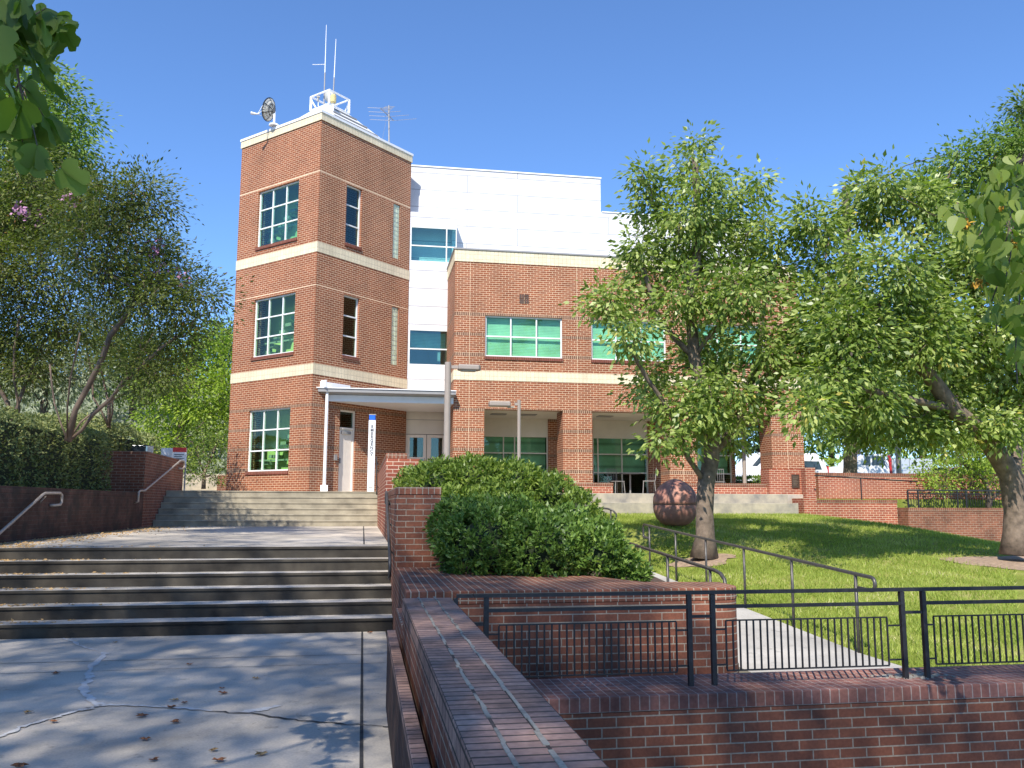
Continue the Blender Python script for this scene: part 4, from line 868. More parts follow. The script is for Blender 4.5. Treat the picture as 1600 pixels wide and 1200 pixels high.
# ================================================================== cars
def car(label, cat, x0, y, z, prof, wins, paint, wheels, extra=None, w=1.8):
    """side view profile (dx, dz) facing left, extruded across the car's width"""
    t = thing('parked_'+cat.replace(' ', '_'), label, cat, 'vehicles parked behind the garden walls', (x0, y, z))
    q = MB(); n = len(prof); k = 0
    for s_, yy in ((0, 0), (1, w)): q.v += [(p[0], yy, p[1]) for p in prof]
    q.f.append(list(range(n))); q.f.append(list(range(n, 2*n))[::-1])
    for i in range(n): j = (i+1) % n; q.f.append([i, n+i, n+j, j])
    q.build('body', M[paint], t, bevel=.06)
    for p in wins:
        q = MB(); nn = len(p); q.v = [(a, -.012, b) for a, b in p]+[(a, .02, b) for a, b in p]; q.f = [list(range(nn))]+[[i, nn+i, nn+(i+1) % nn, (i+1) % nn] for i in range(nn)]; q.build('window', M['car_glass'], t)
    for x in wheels:
        for yy in (0, w-.2):
            q = MB(); q.tube([(x, yy-.02, .33), (x, yy+.2, .33)], .33, 18); o = q.build('wheel', M['tyre'], t); q = MB(); q.tube([(x, yy-.035, .33), (x, yy-.021, .33)], .2, 14); q.build('rim', M['car_silver'], o)
    if extra: extra(t)
    return t
pz = 2.3
VANP = [(0, .35), (5.2, .35), (5.2, 1.9), (5.0, 2.0), (1.7, 2.0), (1.0, 1.25), (.1, 1.05), (0, .8)]
p = at(1152, 735, 44); 
def tl(x, z): 
    def f(t): q = MB(); q.box(x, x+.06, -.01, .12, z, z+.4); q.build('taillight', M['red'], t)
    return f
car('white van seen through the right loggia bay', 'van', p.x-.4, 44, pz, VANP, [[(1.25, 1.27), (2.3, 1.27), (2.25, 1.8), (1.75, 1.8)]], 'car_white', (1.0, 4.2), tl(5.15, .9))
SUV = [(0, .3), (4.6, .3), (4.62, 1.0), (4.4, 1.62), (1.9, 1.66), (1.2, 1.05), (.1, .9), (0, .6)]
p = at(1305, 735, 42); car('white sport utility vehicle just right of the loggia corner', 'car', p.x-5.0, 42, pz-.05, SUV, [[(3.0, 1.08), (4.25, 1.08), (4.1, 1.5), (3.0, 1.52)], [(1.5, 1.08), (2.9, 1.08), (2.9, 1.52), (2.05, 1.52)]], 'car_white', (.9, 3.7), tl(4.58, .85))
p = at(1285, 735, 48); car('dark car parked between the white utility vehicle and the service truck', 'car', p.x-.2, 48.5, pz, [(0, .3), (4.5, .3), (4.5, .95), (3.7, 1.05), (3.1, 1.5), (1.9, 1.5), (1.2, 1.0), (.1, .85)], [[(1.5, 1.03), (2.4, 1.03), (2.4, 1.42), (2.0, 1.42)], [(2.5, 1.03), (3.4, 1.03), (3.0, 1.42), (2.5, 1.42)]], 'car_dark', (.9, 3.6), tl(4.46, .7))
p = at(1306, 735, 43)
def trk(t):
    q = MB(); q.box(3.35, 5.75, .0, 1.8, .75, 1.72); b = q.build('service_body', M['car_silver'], t, bevel=.02)
    q = MB()
    for x in (3.4, 4.35, 5.15): q.box(x, x+.015, -.012, 0, .8, 1.68)
    q.box(4.5, 4.6, -.02, 0, 1.35, 1.5); q.build('hatch_joint', M['car_dark'], b)
    q = MB(); q.box(3.22, 3.32, .05, .25, .7, 1.9); q.build('exhaust_stack', M['red'], t)
    q = MB(); q.tube([(3.4, .1, 1.72), (3.4, .1, 2.15), (1.7, .1, 2.15), (1.7, .1, 1.95)], .03, 5); q.tube([(3.4, 1.7, 1.72), (3.4, 1.7, 2.15), (1.7, 1.7, 2.15), (1.7, 1.7, 1.95)], .03, 5); q.build('ladder_rack', M['car_dark'], t)
car('white service truck with a grey tool body behind the brick wall', 'truck', p.x, 43, pz, [(0, .4), (5.6, .4), (5.6, .7), (3.2, .75), (3.15, 1.5), (2.9, 1.95), (1.7, 1.95), (1.15, 1.38), (.1, 1.2), (0, .9)], [[(1.55, 1.33), (2.05, 1.33), (2.05, 1.82), (1.85, 1.82)], [(2.15, 1.33), (2.95, 1.33), (2.78, 1.82), (2.15, 1.82)]], 'car_white', (.95, 4.4), trk)
p = at(1372, 735, 50); car('second white van with side windows beyond the service truck', 'van', p.x-2.6, 50, pz, VANP, [[(1.25, 1.3), (2.2, 1.3), (2.2, 1.85), (1.75, 1.85)], [(2.5, 1.3), (3.5, 1.3), (3.5, 1.85), (2.5, 1.85)], [(3.65, 1.3), (4.6, 1.3), (4.6, 1.85), (3.65, 1.85)]], 'car_white', (1.0, 4.2), tl(5.15, 1.0))
p = at(1406, 760, 40); t = thing('street_lamp', 'slim pale pole in front of the service truck body', 'pole', None, (p.x, 40, 1.7)); q = MB(); q.tube([(0, 0, 0), (0, 0, 4.2)], .13, 10); q.build('pole', M['post_grey'], t)
# ================================================================== trees and planting
def L_(lst, Y, dens, jd=.6):
    """clumps measured off the photo: (px, py, radius px[, depth offset]); dens = clusters per square metre of clump"""
    out = []
    for e in lst:
        dy = e[3] if len(e) > 3 else random.uniform(-jd, jd)
        R = e[2]*(Y+dy)/F; out.append((tuple(at(e[0], e[1], Y+dy)), (R, R*1.0, R*.95), max(6, int(dens*R*R*3.6))))
    return out
# lawn tree
def A(px, py, Y): return tuple(at(px, py, Y))
tr1 = [[(6.46, 16, .48), A(1101, 800, 16), A(1103, 757, 16), A(1112, 715, 16.1), A(1108, 640, 16), A(1085, 560, 15.9), A(1078, 470, 16), A(1090, 380, 16.1), A(1086, 250, 16.1)],
       [A(1103, 757, 16), A(1075, 715, 15.9), A(1050, 650, 15.7), A(1010, 590, 15.5), A(985, 545, 15.3)],
       [A(1112, 715, 16.1), A(1150, 660, 16.2), A(1185, 560, 16.4), A(1195, 470, 16.5)], [A(1085, 560, 15.9), A(1130, 500, 15.5), A(1160, 420, 15.4)],
       [A(1085, 560, 15.9), A(1030, 500, 16.3), A(1005, 420, 16.5)]]
l1 = [(1088,225,22),(1075,262,34),(1100,290,38),(1008,275,24),(1025,320,48),(1080,335,52),(1150,315,40),(1185,285,24),(1130,385,62),(1060,390,60),(1000,385,36),(1195,370,50),(1005,440,42),(960,470,40),(935,480,28),(1060,460,50),(1150,460,62),(1205,435,44),(985,520,40),(1110,545,52),(1190,545,52),(1010,600,40),(1070,635,50),(1130,625,56),(1185,620,40),(1060,680,36),(1125,675,34),(1100,590,44),(1030,690,22),(1160,665,24)]
tree('ash_tree', 'medium ash tree with thin drooping leaves on the lawn behind the ramp handrail', 'tree', tr1, L_(l1, 16, 25, 1.1), 'leaf_ash', .125, 40, .32, 'bark', .165, droop=.6, shell=.25, tip=.0045, flare=.7, wide=.5, bare=.15)
# right tree
tr2 = [[(12.35, 15, .55), A(1588, 800, 15), A(1580, 745, 15), A(1545, 690, 14.8), A(1490, 640, 14.5), A(1430, 560, 14.2), A(1370, 480, 14)],
       [A(1580, 745, 15), A(1588, 690, 15.3), A(1560, 600, 15.5), A(1530, 480, 15.5), A(1500, 380, 15.5)], [A(1588, 690, 15.3), A(1625, 600, 15), A(1650, 480, 15)], [A(1490, 640, 14.5), A(1400, 620, 14), A(1320, 600, 13.8)]]
l2 = [(1275,350,46),(1345,320,54),(1425,330,56),(1300,430,58),(1390,425,70),(1480,430,64),(1540,400,60),(1265,520,52),(1340,540,66),(1430,530,72),(1510,530,66),(1290,600,44),(1360,620,50),(1455,620,56),(1550,600,60),(1245,560,30),(1270,470,34),(1590,500,70),(1640,420,80),(1640,580,70),(1385,290,30),(1450,300,30),(1420,665,40),(1345,665,36),(1500,670,40),(1560,665,40),(1270,640,34),(1310,500,60),(1440,480,60)]
tree('ash_tree', 'broad low spreading tree with a thick leaning trunk at the right edge of the lawn', 'tree', tr2, L_(l2, 14.6, 27, 1.3), 'leaf_ash', .125, 44, .36, 'bark', .215, droop=.55, shell=.25, tip=.0045, flare=.4, wide=.5, bare=.03)
tr3 = [[A(1594, 800, 30), A(1596, 600, 30), A(1590, 420, 30), A(1560, 290, 30), A(1555, 240, 30)], [A(1590, 420, 30), A(1600, 330, 30), A(1620, 280, 30)], [A(1590, 420, 30), A(1500, 330, 30), A(1480, 280, 30)]]
l3 = [(1450,290,34),(1500,260,48),(1555,240,50),(1600,235,50),(1530,310,50),(1600,320,60),(1650,260,60),(1480,340,40),(1590,400,60),(1640,350,60)]
tree('ash_tree', 'darker taller tree top rising behind the broad spreading tree at the right', 'tree', tr3, L_(l3, 30, 9, 1), 'leaf_maple', .20, 44, .65, 'bark', .16, droop=.4, shell=.3, flare=.3)
tr = [[(33.5, 55, 1), (33.5, 55, 14), (33.7, 55, 24)]]
tree('pine_tree', 'distant tall pine top at the upper right corner of the picture', 'tree', tr, L_([(1598,160,22),(1605,190,26),(1620,230,34),(1600,215,22),(1640,180,40)], 55, 3, .5), 'leaf_far', .4, 50, 1.0, 'bark_dark', .3, droop=.1)
# parking-lot tree with a bare trunk before the truck
tr = [[A(1328, 760, 38), A(1328, 705, 38), A(1320, 660, 38), A(1300, 620, 38)], [A(1328, 705, 38), A(1350, 660, 38), A(1370, 610, 38)]]
tree('lot_tree', 'parking lot tree with a single brown trunk in front of the truck cab', 'tree', tr, L_([(1270,650,34),(1300,620,44),(1350,620,50),(1330,675,30),(1390,660,40),(1390,610,50),(1275,690,20),(1430,650,40),(1380,690,20)], 38, 4, 2), 'leaf_maple', .22, 40, .8, 'bark', .32, droop=.5)
bgd = [('round bright tree beyond the parking lot seen through the right loggia bay', [(1180,690,30),(1165,650,34),(1200,650,34),(1220,620,40),(1190,700,22)], 60, 'leaf_far'),
       ('yellow green tree beyond the vehicles right of the loggia corner', [(1270,640,40),(1300,680,30),(1320,620,50),(1265,690,22),(1350,660,40)], 64, 'leaf_bright'),
       ('sunlit yellow green tree above the grey service truck body', [(1420,660,36),(1460,690,34),(1450,630,46),(1400,690,24),(1490,660,40)], 58, 'leaf_bright'),
       ('dark tree mass behind the leaning trunk at the right', [(1500,600,60),(1540,660,50),(1590,620,60),(1560,700,40),(1620,690,60)], 62, 'leaf_maple'),
       ('tall dark green tree closing the gap behind the parking lot', [(1330,560,60),(1400,540,70),(1470,540,70),(1290,560,50),(1380,620,50)], 75, 'leaf_far')]
for lb, ls, Y, lf in bgd:
    cx = sum(e[0] for e in ls)/len(ls); b = at(cx, 760, Y)
    tree('background_tree', lb, 'tree', [[(b.x, Y, 1.8), (b.x, Y, 5), tuple(at(cx, min(e[1] for e in ls)+20, Y))]], L_(ls, Y, 2.2, 1.5), lf, .36, 60, 1.3, 'bark_dark', .25, 'trees beyond the parking lot', droop=.4, step=.9, tip=.02)
# japanese-maple-like shrub spilling over the low right wall
tr = [[A(1545, 800, 26), A(1540, 750, 26), A(1500, 720, 26)], [A(1545, 800, 26), A(1560, 740, 26)]]
tree('maple_shrub', 'bright layered shrub spilling over the brick wall left of the thick trunk', 'shrub', tr, L_([(1470,735,26),(1500,715,30),(1540,700,36),(1530,745,30),(1480,755,18),(1560,750,28),(1450,750,14),(1590,720,34),(1440,735,16)], 26, 18, .6), 'leaf_bright', .11, 30, .34, 'bark', .07, droop=.2, tip=.008)
# crape myrtles and trees on the left
crape = dict(leaf='leaf_crape', size=.08, per=56, spread=.42, trmin=.3, taper=.78, bark='bark_pale', droop=.25, shell=.2, tip=.0045, flare=.2, up=.7, jit=.22)
def petals(lst, Y):
    def f(t, inv, P):
        pts = np.concatenate([np.array(at(x, y, Y))+RNG.normal(size=(34, 3))*.085 for x, y in lst]); o = leafmesh('blossom', pts, RNG.normal(size=pts.shape), .07, M['petal'], t, wide=.8); o.location = inv
    return f
g0 = A(106, 690, 17)
trA = [[g0, A(118, 640, 17), A(140, 600, 16.8), A(160, 560, 16.6), A(200, 490, 16.4), A(235, 420, 16.3)], [g0, A(126, 660, 17), A(175, 620, 17.3), A(215, 580, 17.6), A(265, 520, 17.8)], [g0, A(105, 640, 16.6), A(110, 590, 16.3), A(125, 520, 16)], [g0, A(128, 672, 17), A(190, 600, 16.5), A(250, 545, 16)], [g0, A(85, 630, 17.3), A(78, 570, 17.5)]]
lA = [(215,300,34),(250,320,22),(170,320,52),(150,390,52),(215,385,48),(262,425,38),(310,463,24),(290,500,30),(240,460,44),(180,460,50),(265,540,34),(225,575,34),(120,320,46),(330,462,8),(290,440,24),(255,590,22)]
tree('crape_myrtle', 'nearest multi-stemmed crape myrtle with tan trunks leaning right over the hedge', 'tree', trA, L_(lA, 17, 44, 1.2), rmax=.062, group='crape myrtles behind the hedge', extra=petals([(215,309),(113,313),(30,328),(243,390),(246,413),(282,437),(165,430)], 16.4), **crape)
g0 = A(22, 672, 19)
trB = [[g0, A(25, 640, 19), A(40, 600, 19), A(60, 550, 19), A(110, 480, 19)], [g0, A(12, 630, 19), A(-10, 590, 19), A(-20, 500, 19)], [g0, A(30, 640, 19), A(22, 590, 18.7), A(30, 500, 18.5)]]
lB = [(20,330,56),(70,340,50),(10,420,54),(75,420,56),(30,500,56),(100,500,48),(-40,400,60),(-40,520,60),(60,570,38),(0,570,40),(50,260,44)]
tree('crape_myrtle', 'leftmost crape myrtle with forked dark stems rising behind the lower hedge', 'tree', trB, L_(lB, 19, 34, 1), rmax=.062, group='crape myrtles behind the hedge', extra=petals([(35,330),(60,345),(100,318)], 18.3), **crape)
g0 = A(170, 668, 25)
trC = [[g0, A(172, 630, 25), A(190, 600, 25), A(230, 570, 25), A(270, 560, 25)], [g0, A(145, 620, 25), A(140, 570, 25), A(135, 510, 25)], [g0, A(165, 610, 25.5), A(160, 560, 25.5), A(190, 500, 25)], [g0, A(176, 620, 24.6), A(215, 560, 24.6), A(240, 520, 24.5)]]
lC = [(240,565,34),(200,545,40),(150,550,40),(275,590,22),(220,610,22),(120,520,40),(170,500,40),(250,530,30)]
tree('crape_myrtle', 'farther crape myrtle with slender stems above the rounded end of the second hedge', 'tree', trC, L_(lC, 25, 22, 1), rmax=.06, group='crape myrtles behind the hedge', **crape)
tr = [[A(-30, 690, 43), A(-10, 450, 43), A(20, 250, 43), A(40, 140, 43)]]
tree('maple_tree', 'tall bright green tree reaching up the left edge behind the crape myrtles', 'tree', tr, L_([(50,135,34),(95,165,32),(40,200,52),(110,235,36),(60,270,50),(0,150,60),(130,265,20),(0,240,60),(80,120,18),(105,195,24),(140,190,8),(-30,330,70),(70,330,50),(135,300,24)], 43, 5, 1.5), 'leaf_maple', .25, 48, .85, 'bark', .22, droop=.45, shell=.3)
tr = [[A(275, 760, 37), A(280, 700, 37), A(290, 600, 37), A(300, 545, 37)]]
tree('bright_tree', 'brilliant yellow green sunlit tree just left of the tower', 'tree', tr, L_([(300,560,34),(340,570,40),(270,590,36),(320,620,46),(260,640,36),(300,680,40),(345,660,36),(245,680,22),(335,530,22),(240,620,18),(360,610,40),(280,700,30)], 37, 8, 1), 'leaf_bright', .17, 48, .6, 'bark', .18, droop=.2, shell=.3)
tr = [[A(318, 764, 29.5), A(319, 740, 29.5), A(310, 715, 29.5), A(300, 690, 29.5)], [A(319, 740, 29.5), A(332, 710, 29.5), A(340, 690, 29.5)]]
tree('small_tree', 'small thin-stemmed shrub tree at the foot of the tower before the narrow steps', 'tree', tr, L_([(305,700,24),(335,700,24),(290,720,16),(345,725,16),(320,680,22),(318,730,18),(350,690,14),(300,742,8),(340,745,8)], 29.5, 22, .3), 'leaf_shrub_light', .085, 26, .26, 'bark', .05, droop=.3, tip=.006)
for lb, ls, Y, lf in [('dark distant tree showing between the bright tree and the tower', [(350,525,22),(320,520,20),(345,545,30),(372,535,22)], 70, 'leaf_far'), ('pale distant tree on the hillside behind the crape stems', [(40,575,40),(90,590,40),(10,600,40),(130,580,34)], 60, 'leaf_pale'), ('green distant tree on the hillside above the second hedge', [(200,570,40),(240,590,30),(170,590,34),(215,540,34)], 66, 'leaf_far')]:
    cx = sum(e[0] for e in ls)/len(ls); b = at(cx, 660, Y); tree('background_tree', lb, 'tree', [[(b.x, Y, b.z-3), (b.x, Y, b.z+1), tuple(at(cx, ls[0][1], Y))]], L_(ls, Y, 2.2, 1.5), lf, .34, 55, 1.3, 'bark_dark', .25, 'trees on the hillside', droop=.3, step=.9, tip=.02)
# hedges
def hedge(name, label, pts, w, z0, z1, n, leaf, size, kind_group=None, rnd=.35, dens_top=1.):
    """pts: centre line; a clipped hedge with a rounded top"""
    t = thing(name, label, 'hedge', kind_group, (pts[0][0], pts[0][1], z0)); o = Vector((pts[0][0], pts[0][1], z0))
    P, Dn = [], []; segs = [(Vector(a), Vector(b)) for a, b in zip(pts[:-1], pts[1:])]; Ls = [(b-a).length for a, b in segs]; T = sum(Ls)
    for k in range(n):
        r = random.random()*T; i = 0
        while r > Ls[i]: r -= Ls[i]; i += 1
        a, b = segs[i]; d = (b-a).normalized(); s = Vector((-d.y, d.x)); c = a+d*r; f = (sum(Ls[:i])+r)/T
        e = min(1, min(f, 1-f)*T/.5); h = (z1-z0)*(.8+.2*math.sqrt(e)); hw = w/2*(.75+.25*math.sqrt(e))
        u = random.random()*(2*h+2*hw*dens_top)
        bump_ = .05*math.sin(c.x*3.1+c.y*2.3)+.04*math.sin(c.y*5.7)
        if u < h: off, z, nm = hw, u, (s.x, s.y, .25)
        elif u < h+2*hw*dens_top: off, z, nm = hw-(u-h)/dens_top, h, (0, 0, 1)
        else: off, z, nm = -hw, u-h-2*hw*dens_top, (-s.x, -s.y, .25)
        zz = z/h; xx = off/hw
        if zz > 1-rnd*.6 and abs(xx) > 1-rnd: # round the shoulders
            q_ = ((zz-(1-rnd*.6))/(rnd*.6))**2+((abs(xx)-(1-rnd))/rnd)**2
            if q_ > 1: sc = 1/math.sqrt(q_); zz = 1-rnd*.6+(zz-(1-rnd*.6))*sc; xx = math.copysign(1-rnd+(abs(xx)-(1-rnd))*sc, xx)
        dep = 1-abs(random.gauss(0, .07))+bump_; P.append((c.x+s.x*xx*hw*dep, c.y+s.y*xx*hw*dep, z0+zz*h*(1-abs(random.gauss(0, .03))+bump_*.6))); Dn.append(nm)
    P = np.array(P); d = RNG.normal(size=P.shape)*.8+np.array(Dn)*.8
    lf = leafmesh('foliage', P-np.array(o), d, size, M[leaf], t, wide=.55)
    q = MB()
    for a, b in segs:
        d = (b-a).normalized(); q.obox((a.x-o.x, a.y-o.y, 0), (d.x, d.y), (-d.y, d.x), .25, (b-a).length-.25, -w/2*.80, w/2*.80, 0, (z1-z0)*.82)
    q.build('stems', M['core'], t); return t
hedge('clipped_hedge', 'big dark clipped hedge nearest the left edge, on top of the low retaining wall', [(-6.75, 9), (-6.75, 21.6)], 2.0, 1.7, 3.08, 26000, 'leaf_hedge', .062, dens_top=.7)
hedge('clipped_hedge', 'second rounded hedge behind the tall cheek wall, below the farther crape myrtle', [(-8.1, 24.0), (-8.1, 31.6)], 2.4, 1.8, 3.78, 13000, 'leaf_hedge', .085)
hedge('clipped_hedge', 'low sunlit hedge beyond the right loggia bay in front of the white van', [(12.5, 37.2), (19.0, 37.2)], 1.2, 1.7, 2.75, 4500, 'leaf_shrub_light', .12)
hedge('clipped_hedge', 'long pale green hedge behind the service truck at the right', [(28.5, 52), (52, 52)], 2, 2.2, 4.35, 9000, 'leaf_bright', .2)
hedge('clipped_hedge', 'strip of bright ground shrubs along the right loggia parapet', [(12.2, 33.5), (17, 33.5)], .8, 1.6, 2.15, 3000, 'leaf_bright', .12)
# big shrub in the planter
def shrub(name, label, lobes, leaf, size, nclu, per, spread):
    c0 = lobes[0][0]; zb = min(c[2]-r[2] for c, r, _ in lobes); o = Vector((c0[0], c0[1], zb)); t = thing(name, label, 'shrub', None, tuple(o))
    P, Cn = sample_lobes(lobes, .80)
    # drop points that lie deep inside another lobe
    keep = np.ones(len(P), bool)
    for c, r, _ in lobes: keep &= (((P-np.array(c))/np.array(r))**2).sum(1) > .40
    P, Cn = P[keep], Cn[keep]; P = P[P[:, 2] > .6]; Cn = Cn[:len(P)]
    k = len(P)*per; idx = np.repeat(np.arange(len(P)), per); out = P-np.array([c for c in Cn]); out /= np.linalg.norm(out, axis=1, keepdims=True)+1e-6
    stem = out*.8+np.array([0, 0, .55])+RNG.normal(size=out.shape)*.25; stem /= np.linalg.norm(stem, axis=1, keepdims=True)
    f = RNG.random(k)[:, None]; pos = P[idx]+stem[idx]*(f-.55)*spread+RNG.normal(size=(k, 3))*.012
    g = RNG.normal(size=(k, 3)); g -= stem[idx]*(g*stem[idx]).sum(1, keepdims=True); g /= np.linalg.norm(g, axis=1, keepdims=True)
    d = g*(1.05-.5*f)+stem[idx]*(.35+.6*f); ct = RNG.normal(.42, .14, len(P)); tone = ct[idx]+RNG.normal(0, .12, k)+.18*(f[:, 0]-.4)
    leafmesh('foliage', pos-np.array(o), d, size, M[leaf], t, wide=.42, up=.2, tone=tone)
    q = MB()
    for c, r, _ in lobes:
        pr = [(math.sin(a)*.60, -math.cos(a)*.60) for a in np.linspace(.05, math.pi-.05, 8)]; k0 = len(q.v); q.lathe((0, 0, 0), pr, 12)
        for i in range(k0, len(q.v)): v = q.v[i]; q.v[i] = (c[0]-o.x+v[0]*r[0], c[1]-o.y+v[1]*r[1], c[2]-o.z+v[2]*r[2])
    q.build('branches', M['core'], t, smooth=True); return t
def SL(lst):
    out = []
    for px, py, Y, r, fz in lst: R = r*Y/F; out.append((tuple(at(px, py, Y)), (R, R*1.05, R*fz), int(780*R*R*3.2)))
    return out
shrub('evergreen_shrub', 'big glossy dark green evergreen shrub filling the brick planter', SL([(760,852,9.6,80,.8),(850,862,9.3,72,.8),(930,868,9.2,52,.8),(975,888,9.1,34,.7),(712,825,10,42,1.0),(800,832,9.9,66,.8),(880,838,9.8,56,.8),(935,842,9.8,36,.8),(1000,898,9.0,16,.7),(750,815,10.1,44,.8)]), 'leaf_shrub', .060, 0, 11, .10)
shrub('evergreen_shrub', 'lighter yellow-tipped shrub rising behind the glossy planter shrub against the lamp post', SL([(690,768,12.0,54,.9),(705,800,11.4,44,.9),(650,756,13.0,30,.8),(668,760,12.5,38,.85),(740,762,11.9,56,.85),(800,770,11.7,58,.85),(850,788,11.5,56,.9),(895,806,11.3,44,.9),(720,806,11.5,46,.9),(930,832,11,32,.9),(780,800,11.4,60,.8)]), 'leaf_shrub_light', .064, 0, 11, .11)
# tulip tree behind the camera: it shades the foreground and lets a spray hang into the top left corner
def SH(gx, gy, h, r, n, gz=0): return ((gx-.37*h, gy-.83*h, gz+h), (r, r, r*.55), n)
lob_ = []
for gx in np.arange(-6.6, 7.3, 1.5):
    for gy in np.arange(-1.2, 11.7, 1.5):
        if gx > 1.3 and gy > (8.7 if gx < 3.2 else 7.4): continue
        if gx > 4.5 and gy > 6.3: continue
        if math.hypot(gx-3.65, gy-6.7) < 1.0: continue
        lob_.append(SH(gx+random.gauss(0, .25), gy+random.gauss(0, .25), random.uniform(17, 21), random.uniform(.9, 1.2), 27))
for gx in np.arange(-5, 0, 1.6):
    for gy in np.arange(13, 20.5, 1.7):
        if random.random() < .75: lob_.append(SH(gx+random.gauss(0, .3), gy+random.gauss(0, .3), random.uniform(19, 23), random.uniform(.7, 1.0), 9, .9))
sp = [(12,12),(45,12),(82,30),(25,45),(60,58),(38,78),(12,100),(62,88),(45,120),(18,150),(35,165),(78,200),(30,185),(58,205),(45,240),(68,245),(10,200),(20,70),(90,50),(5,60)]
def sprays(t, inv, P):
    pts, ds = [], []; q = MB()
    b0 = at(-60, -60, 3.0); path = [b0, at(-10, 0, 3.2), at(20, 60, 3.3), at(30, 130, 3.3), at(45, 190, 3.3)]
    q.tube([tuple(p) for p in path], [.012, .009, .006, .004, .003], 6)
    for x, y in sp:
        Y = random.uniform(3.0, 3.7); p = at(x-10, y-18, Y); j = min(path, key=lambda k: (k-p).length); q.tube([tuple(j), tuple(j.lerp(p, .5)+Vector((0, 0, .02))), tuple(p)], .0022, 4)
        pts.append(tuple(p)); ds.append((random.uniform(-.2, .6), random.uniform(-.5, .3), -.75))
        for _ in range(3): pts.append(tuple(p+Vector((random.uniform(-.05, .05), random.uniform(0, .15), random.uniform(-.03, .06))))); ds.append((random.uniform(-.8, .6), random.uniform(-.3, .3), -.4))
    o = leafmesh('hanging_leaves', pts, ds, .112, M['leaf_tulip'], t, shape='tulip', up=-.1); o.location = inv
    a = q.build('hanging_twig', M['twig'], t); a.location = inv
tree('tulip_tree', 'tulip tree whose big lobed leaves hang into the top left corner', 'tree', [[(-9.5, -14, -.2), (-9.4, -14, 5), (-9, -13.6, 10), (-8.5, -13, 15), (-7, -12, 20)], [(-9, -13.6, 10), (-7, -15, 15), (-3, -15, 18)], [(-8.5, -13, 15), (-10, -9, 18), (-9, -6, 19.5)], [(-9.4, -14, 5), (-8.5, -9, 7.5), (-6, -3, 7.5), (-2.4, 1.0, 6.0), (-1.6, 2.3, 4.4), tuple(at(-60, -60, 3.0))]], lob_, 'leaf_tulip', .21, 22, .62, 'bark_dark', .32, droop=.5, shell=.1, step=.7, extra=sprays)
lob_ = []
for gx in np.arange(-9.5, -3.4, 1.8):
    for gy in np.arange(11, 21.5, 1.8):
        if gx > -5.2 and gy > 14: continue
        lob_.append(SH(gx+random.gauss(0, .3), gy+random.gauss(0, .3), random.uniform(15, 18), random.uniform(.8, 1.1), 8, 2))
tree('shade_tree', 'tree standing outside the left edge that shades the clipped hedge', 'tree', [[(-18, 4, 1.5), (-17.5, 4, 7), (-16, 4, 12), (-14, 3, 17)], [(-17.5, 4, 7), (-15, 0, 13), (-13, -1, 16)]], lob_, 'leaf_tulip', .2, 22, .6, 'bark_dark', .25, droop=.5, shell=.1, step=.7)
# vine hanging at the right edge
t = thing('hanging_vine', 'leafy vine with yellow withered clusters hanging at the right edge', 'vine', None, tuple(at(1600, 250, 4.2))); o = t.location.copy()
pts, ds = [], []
for x, y in [(1580,275),(1560,290),(1545,300),(1570,265),(1530,320),(1550,325),(1585,310),(1515,330),(1505,345),(1575,335),(1595,330),(1590,360),(1560,360),(1540,350),(1510,375),(1550,375),(1580,380),(1598,395),(1565,405),(1590,420),(1575,430),(1550,395),(1595,450),(1580,460),(1570,480),(1592,490),(1540,470),(1598,520),(1585,530),(1560,440),(1600,290),(1600,270),(1520,385),(1560,510),(1590,560),(1545,425)]:
    for k in range(7):
        p = at(x+random.gauss(0, 11), y+random.gauss(0, 11)-12, random.uniform(3.9, 4.6)); pts.append(tuple(p-o)); ds.append((random.gauss(-.2, .5), random.gauss(-.2, .4), -.8))
leafmesh('leaves', pts, ds, .085, M['leaf_vine'], t, shape='heart', up=-.05)
q = MB()
for x0, x1, y1 in ((1600, 1560, 520), (1610, 1585, 600), (1595, 1520, 380), (1605, 1545, 470)):
    q.tube([tuple(at(x0+(x1-x0)*f+random.gauss(0, 4), 240+(y1-240)*f, 4.25+.1*math.sin(f*5))-o) for f in np.linspace(0, 1, 8)], .004, 5)
q.tube([tuple(Vector(p)-o) for p in ((2.5, -12, 17.5), (4.0, -6, 14), (4.6, -1, 10), (4.3, 2.4, 6.6), (3.5, 3.7, 4.4))]+[tuple(at(1680, 205, 4.3)-o), tuple(at(1590, 255, 4.25)-o)], .011, 6); q.build('stems', M['twig'], t)
for x, y in ((1508, 348), (1558, 318), (1530, 440), (1590, 378)):
    pts = [tuple(at(x, y, 4.15)-o+Vector(RNG.uniform(-1, 1, 3)*.024)) for _ in range(26)]
    leafmesh('withered_cluster', pts, RNG.normal(size=(len(pts), 3))+np.array([0, 0, -.6]), .035, M['orange_leaf'], t, wide=.5)
pts = [tuple(at(1542, 315, 4.1)-o+Vector(RNG.normal(size=3)*.011)) for _ in range(24)]
leafmesh('blossom', pts, RNG.normal(size=(24, 3)), .022, plain('purple petals', (.25,.06,.30), .6), t, wide=.8)
# bare soil round the lawn trunks
for cx, cy, rr in ((6.46, 15.95, .5), (12.35, 14.9, .95)):
    q = MB(); ring = []
    for i in range(28):
        a_ = 2*math.pi*i/28; r_ = rr*(1+.22*math.sin(a_*3+cx)+random.uniform(-.12, .12)); x, y = cx+r_*math.cos(a_)*1.2, cy+r_*math.sin(a_); ring.append((x, y, lawn_z(x, y)+.012))
    q.v = [(cx, cy, lawn_z(cx, cy)+.05)]+ring; q.f = [[0, i+1, (i+1) % 28+1] for i in range(28)]; struct(q.build('bare_soil', plain('dry bare soil', (.30,.21,.14), .95, var=.35, scale=16, bmp=.6), smooth=True))
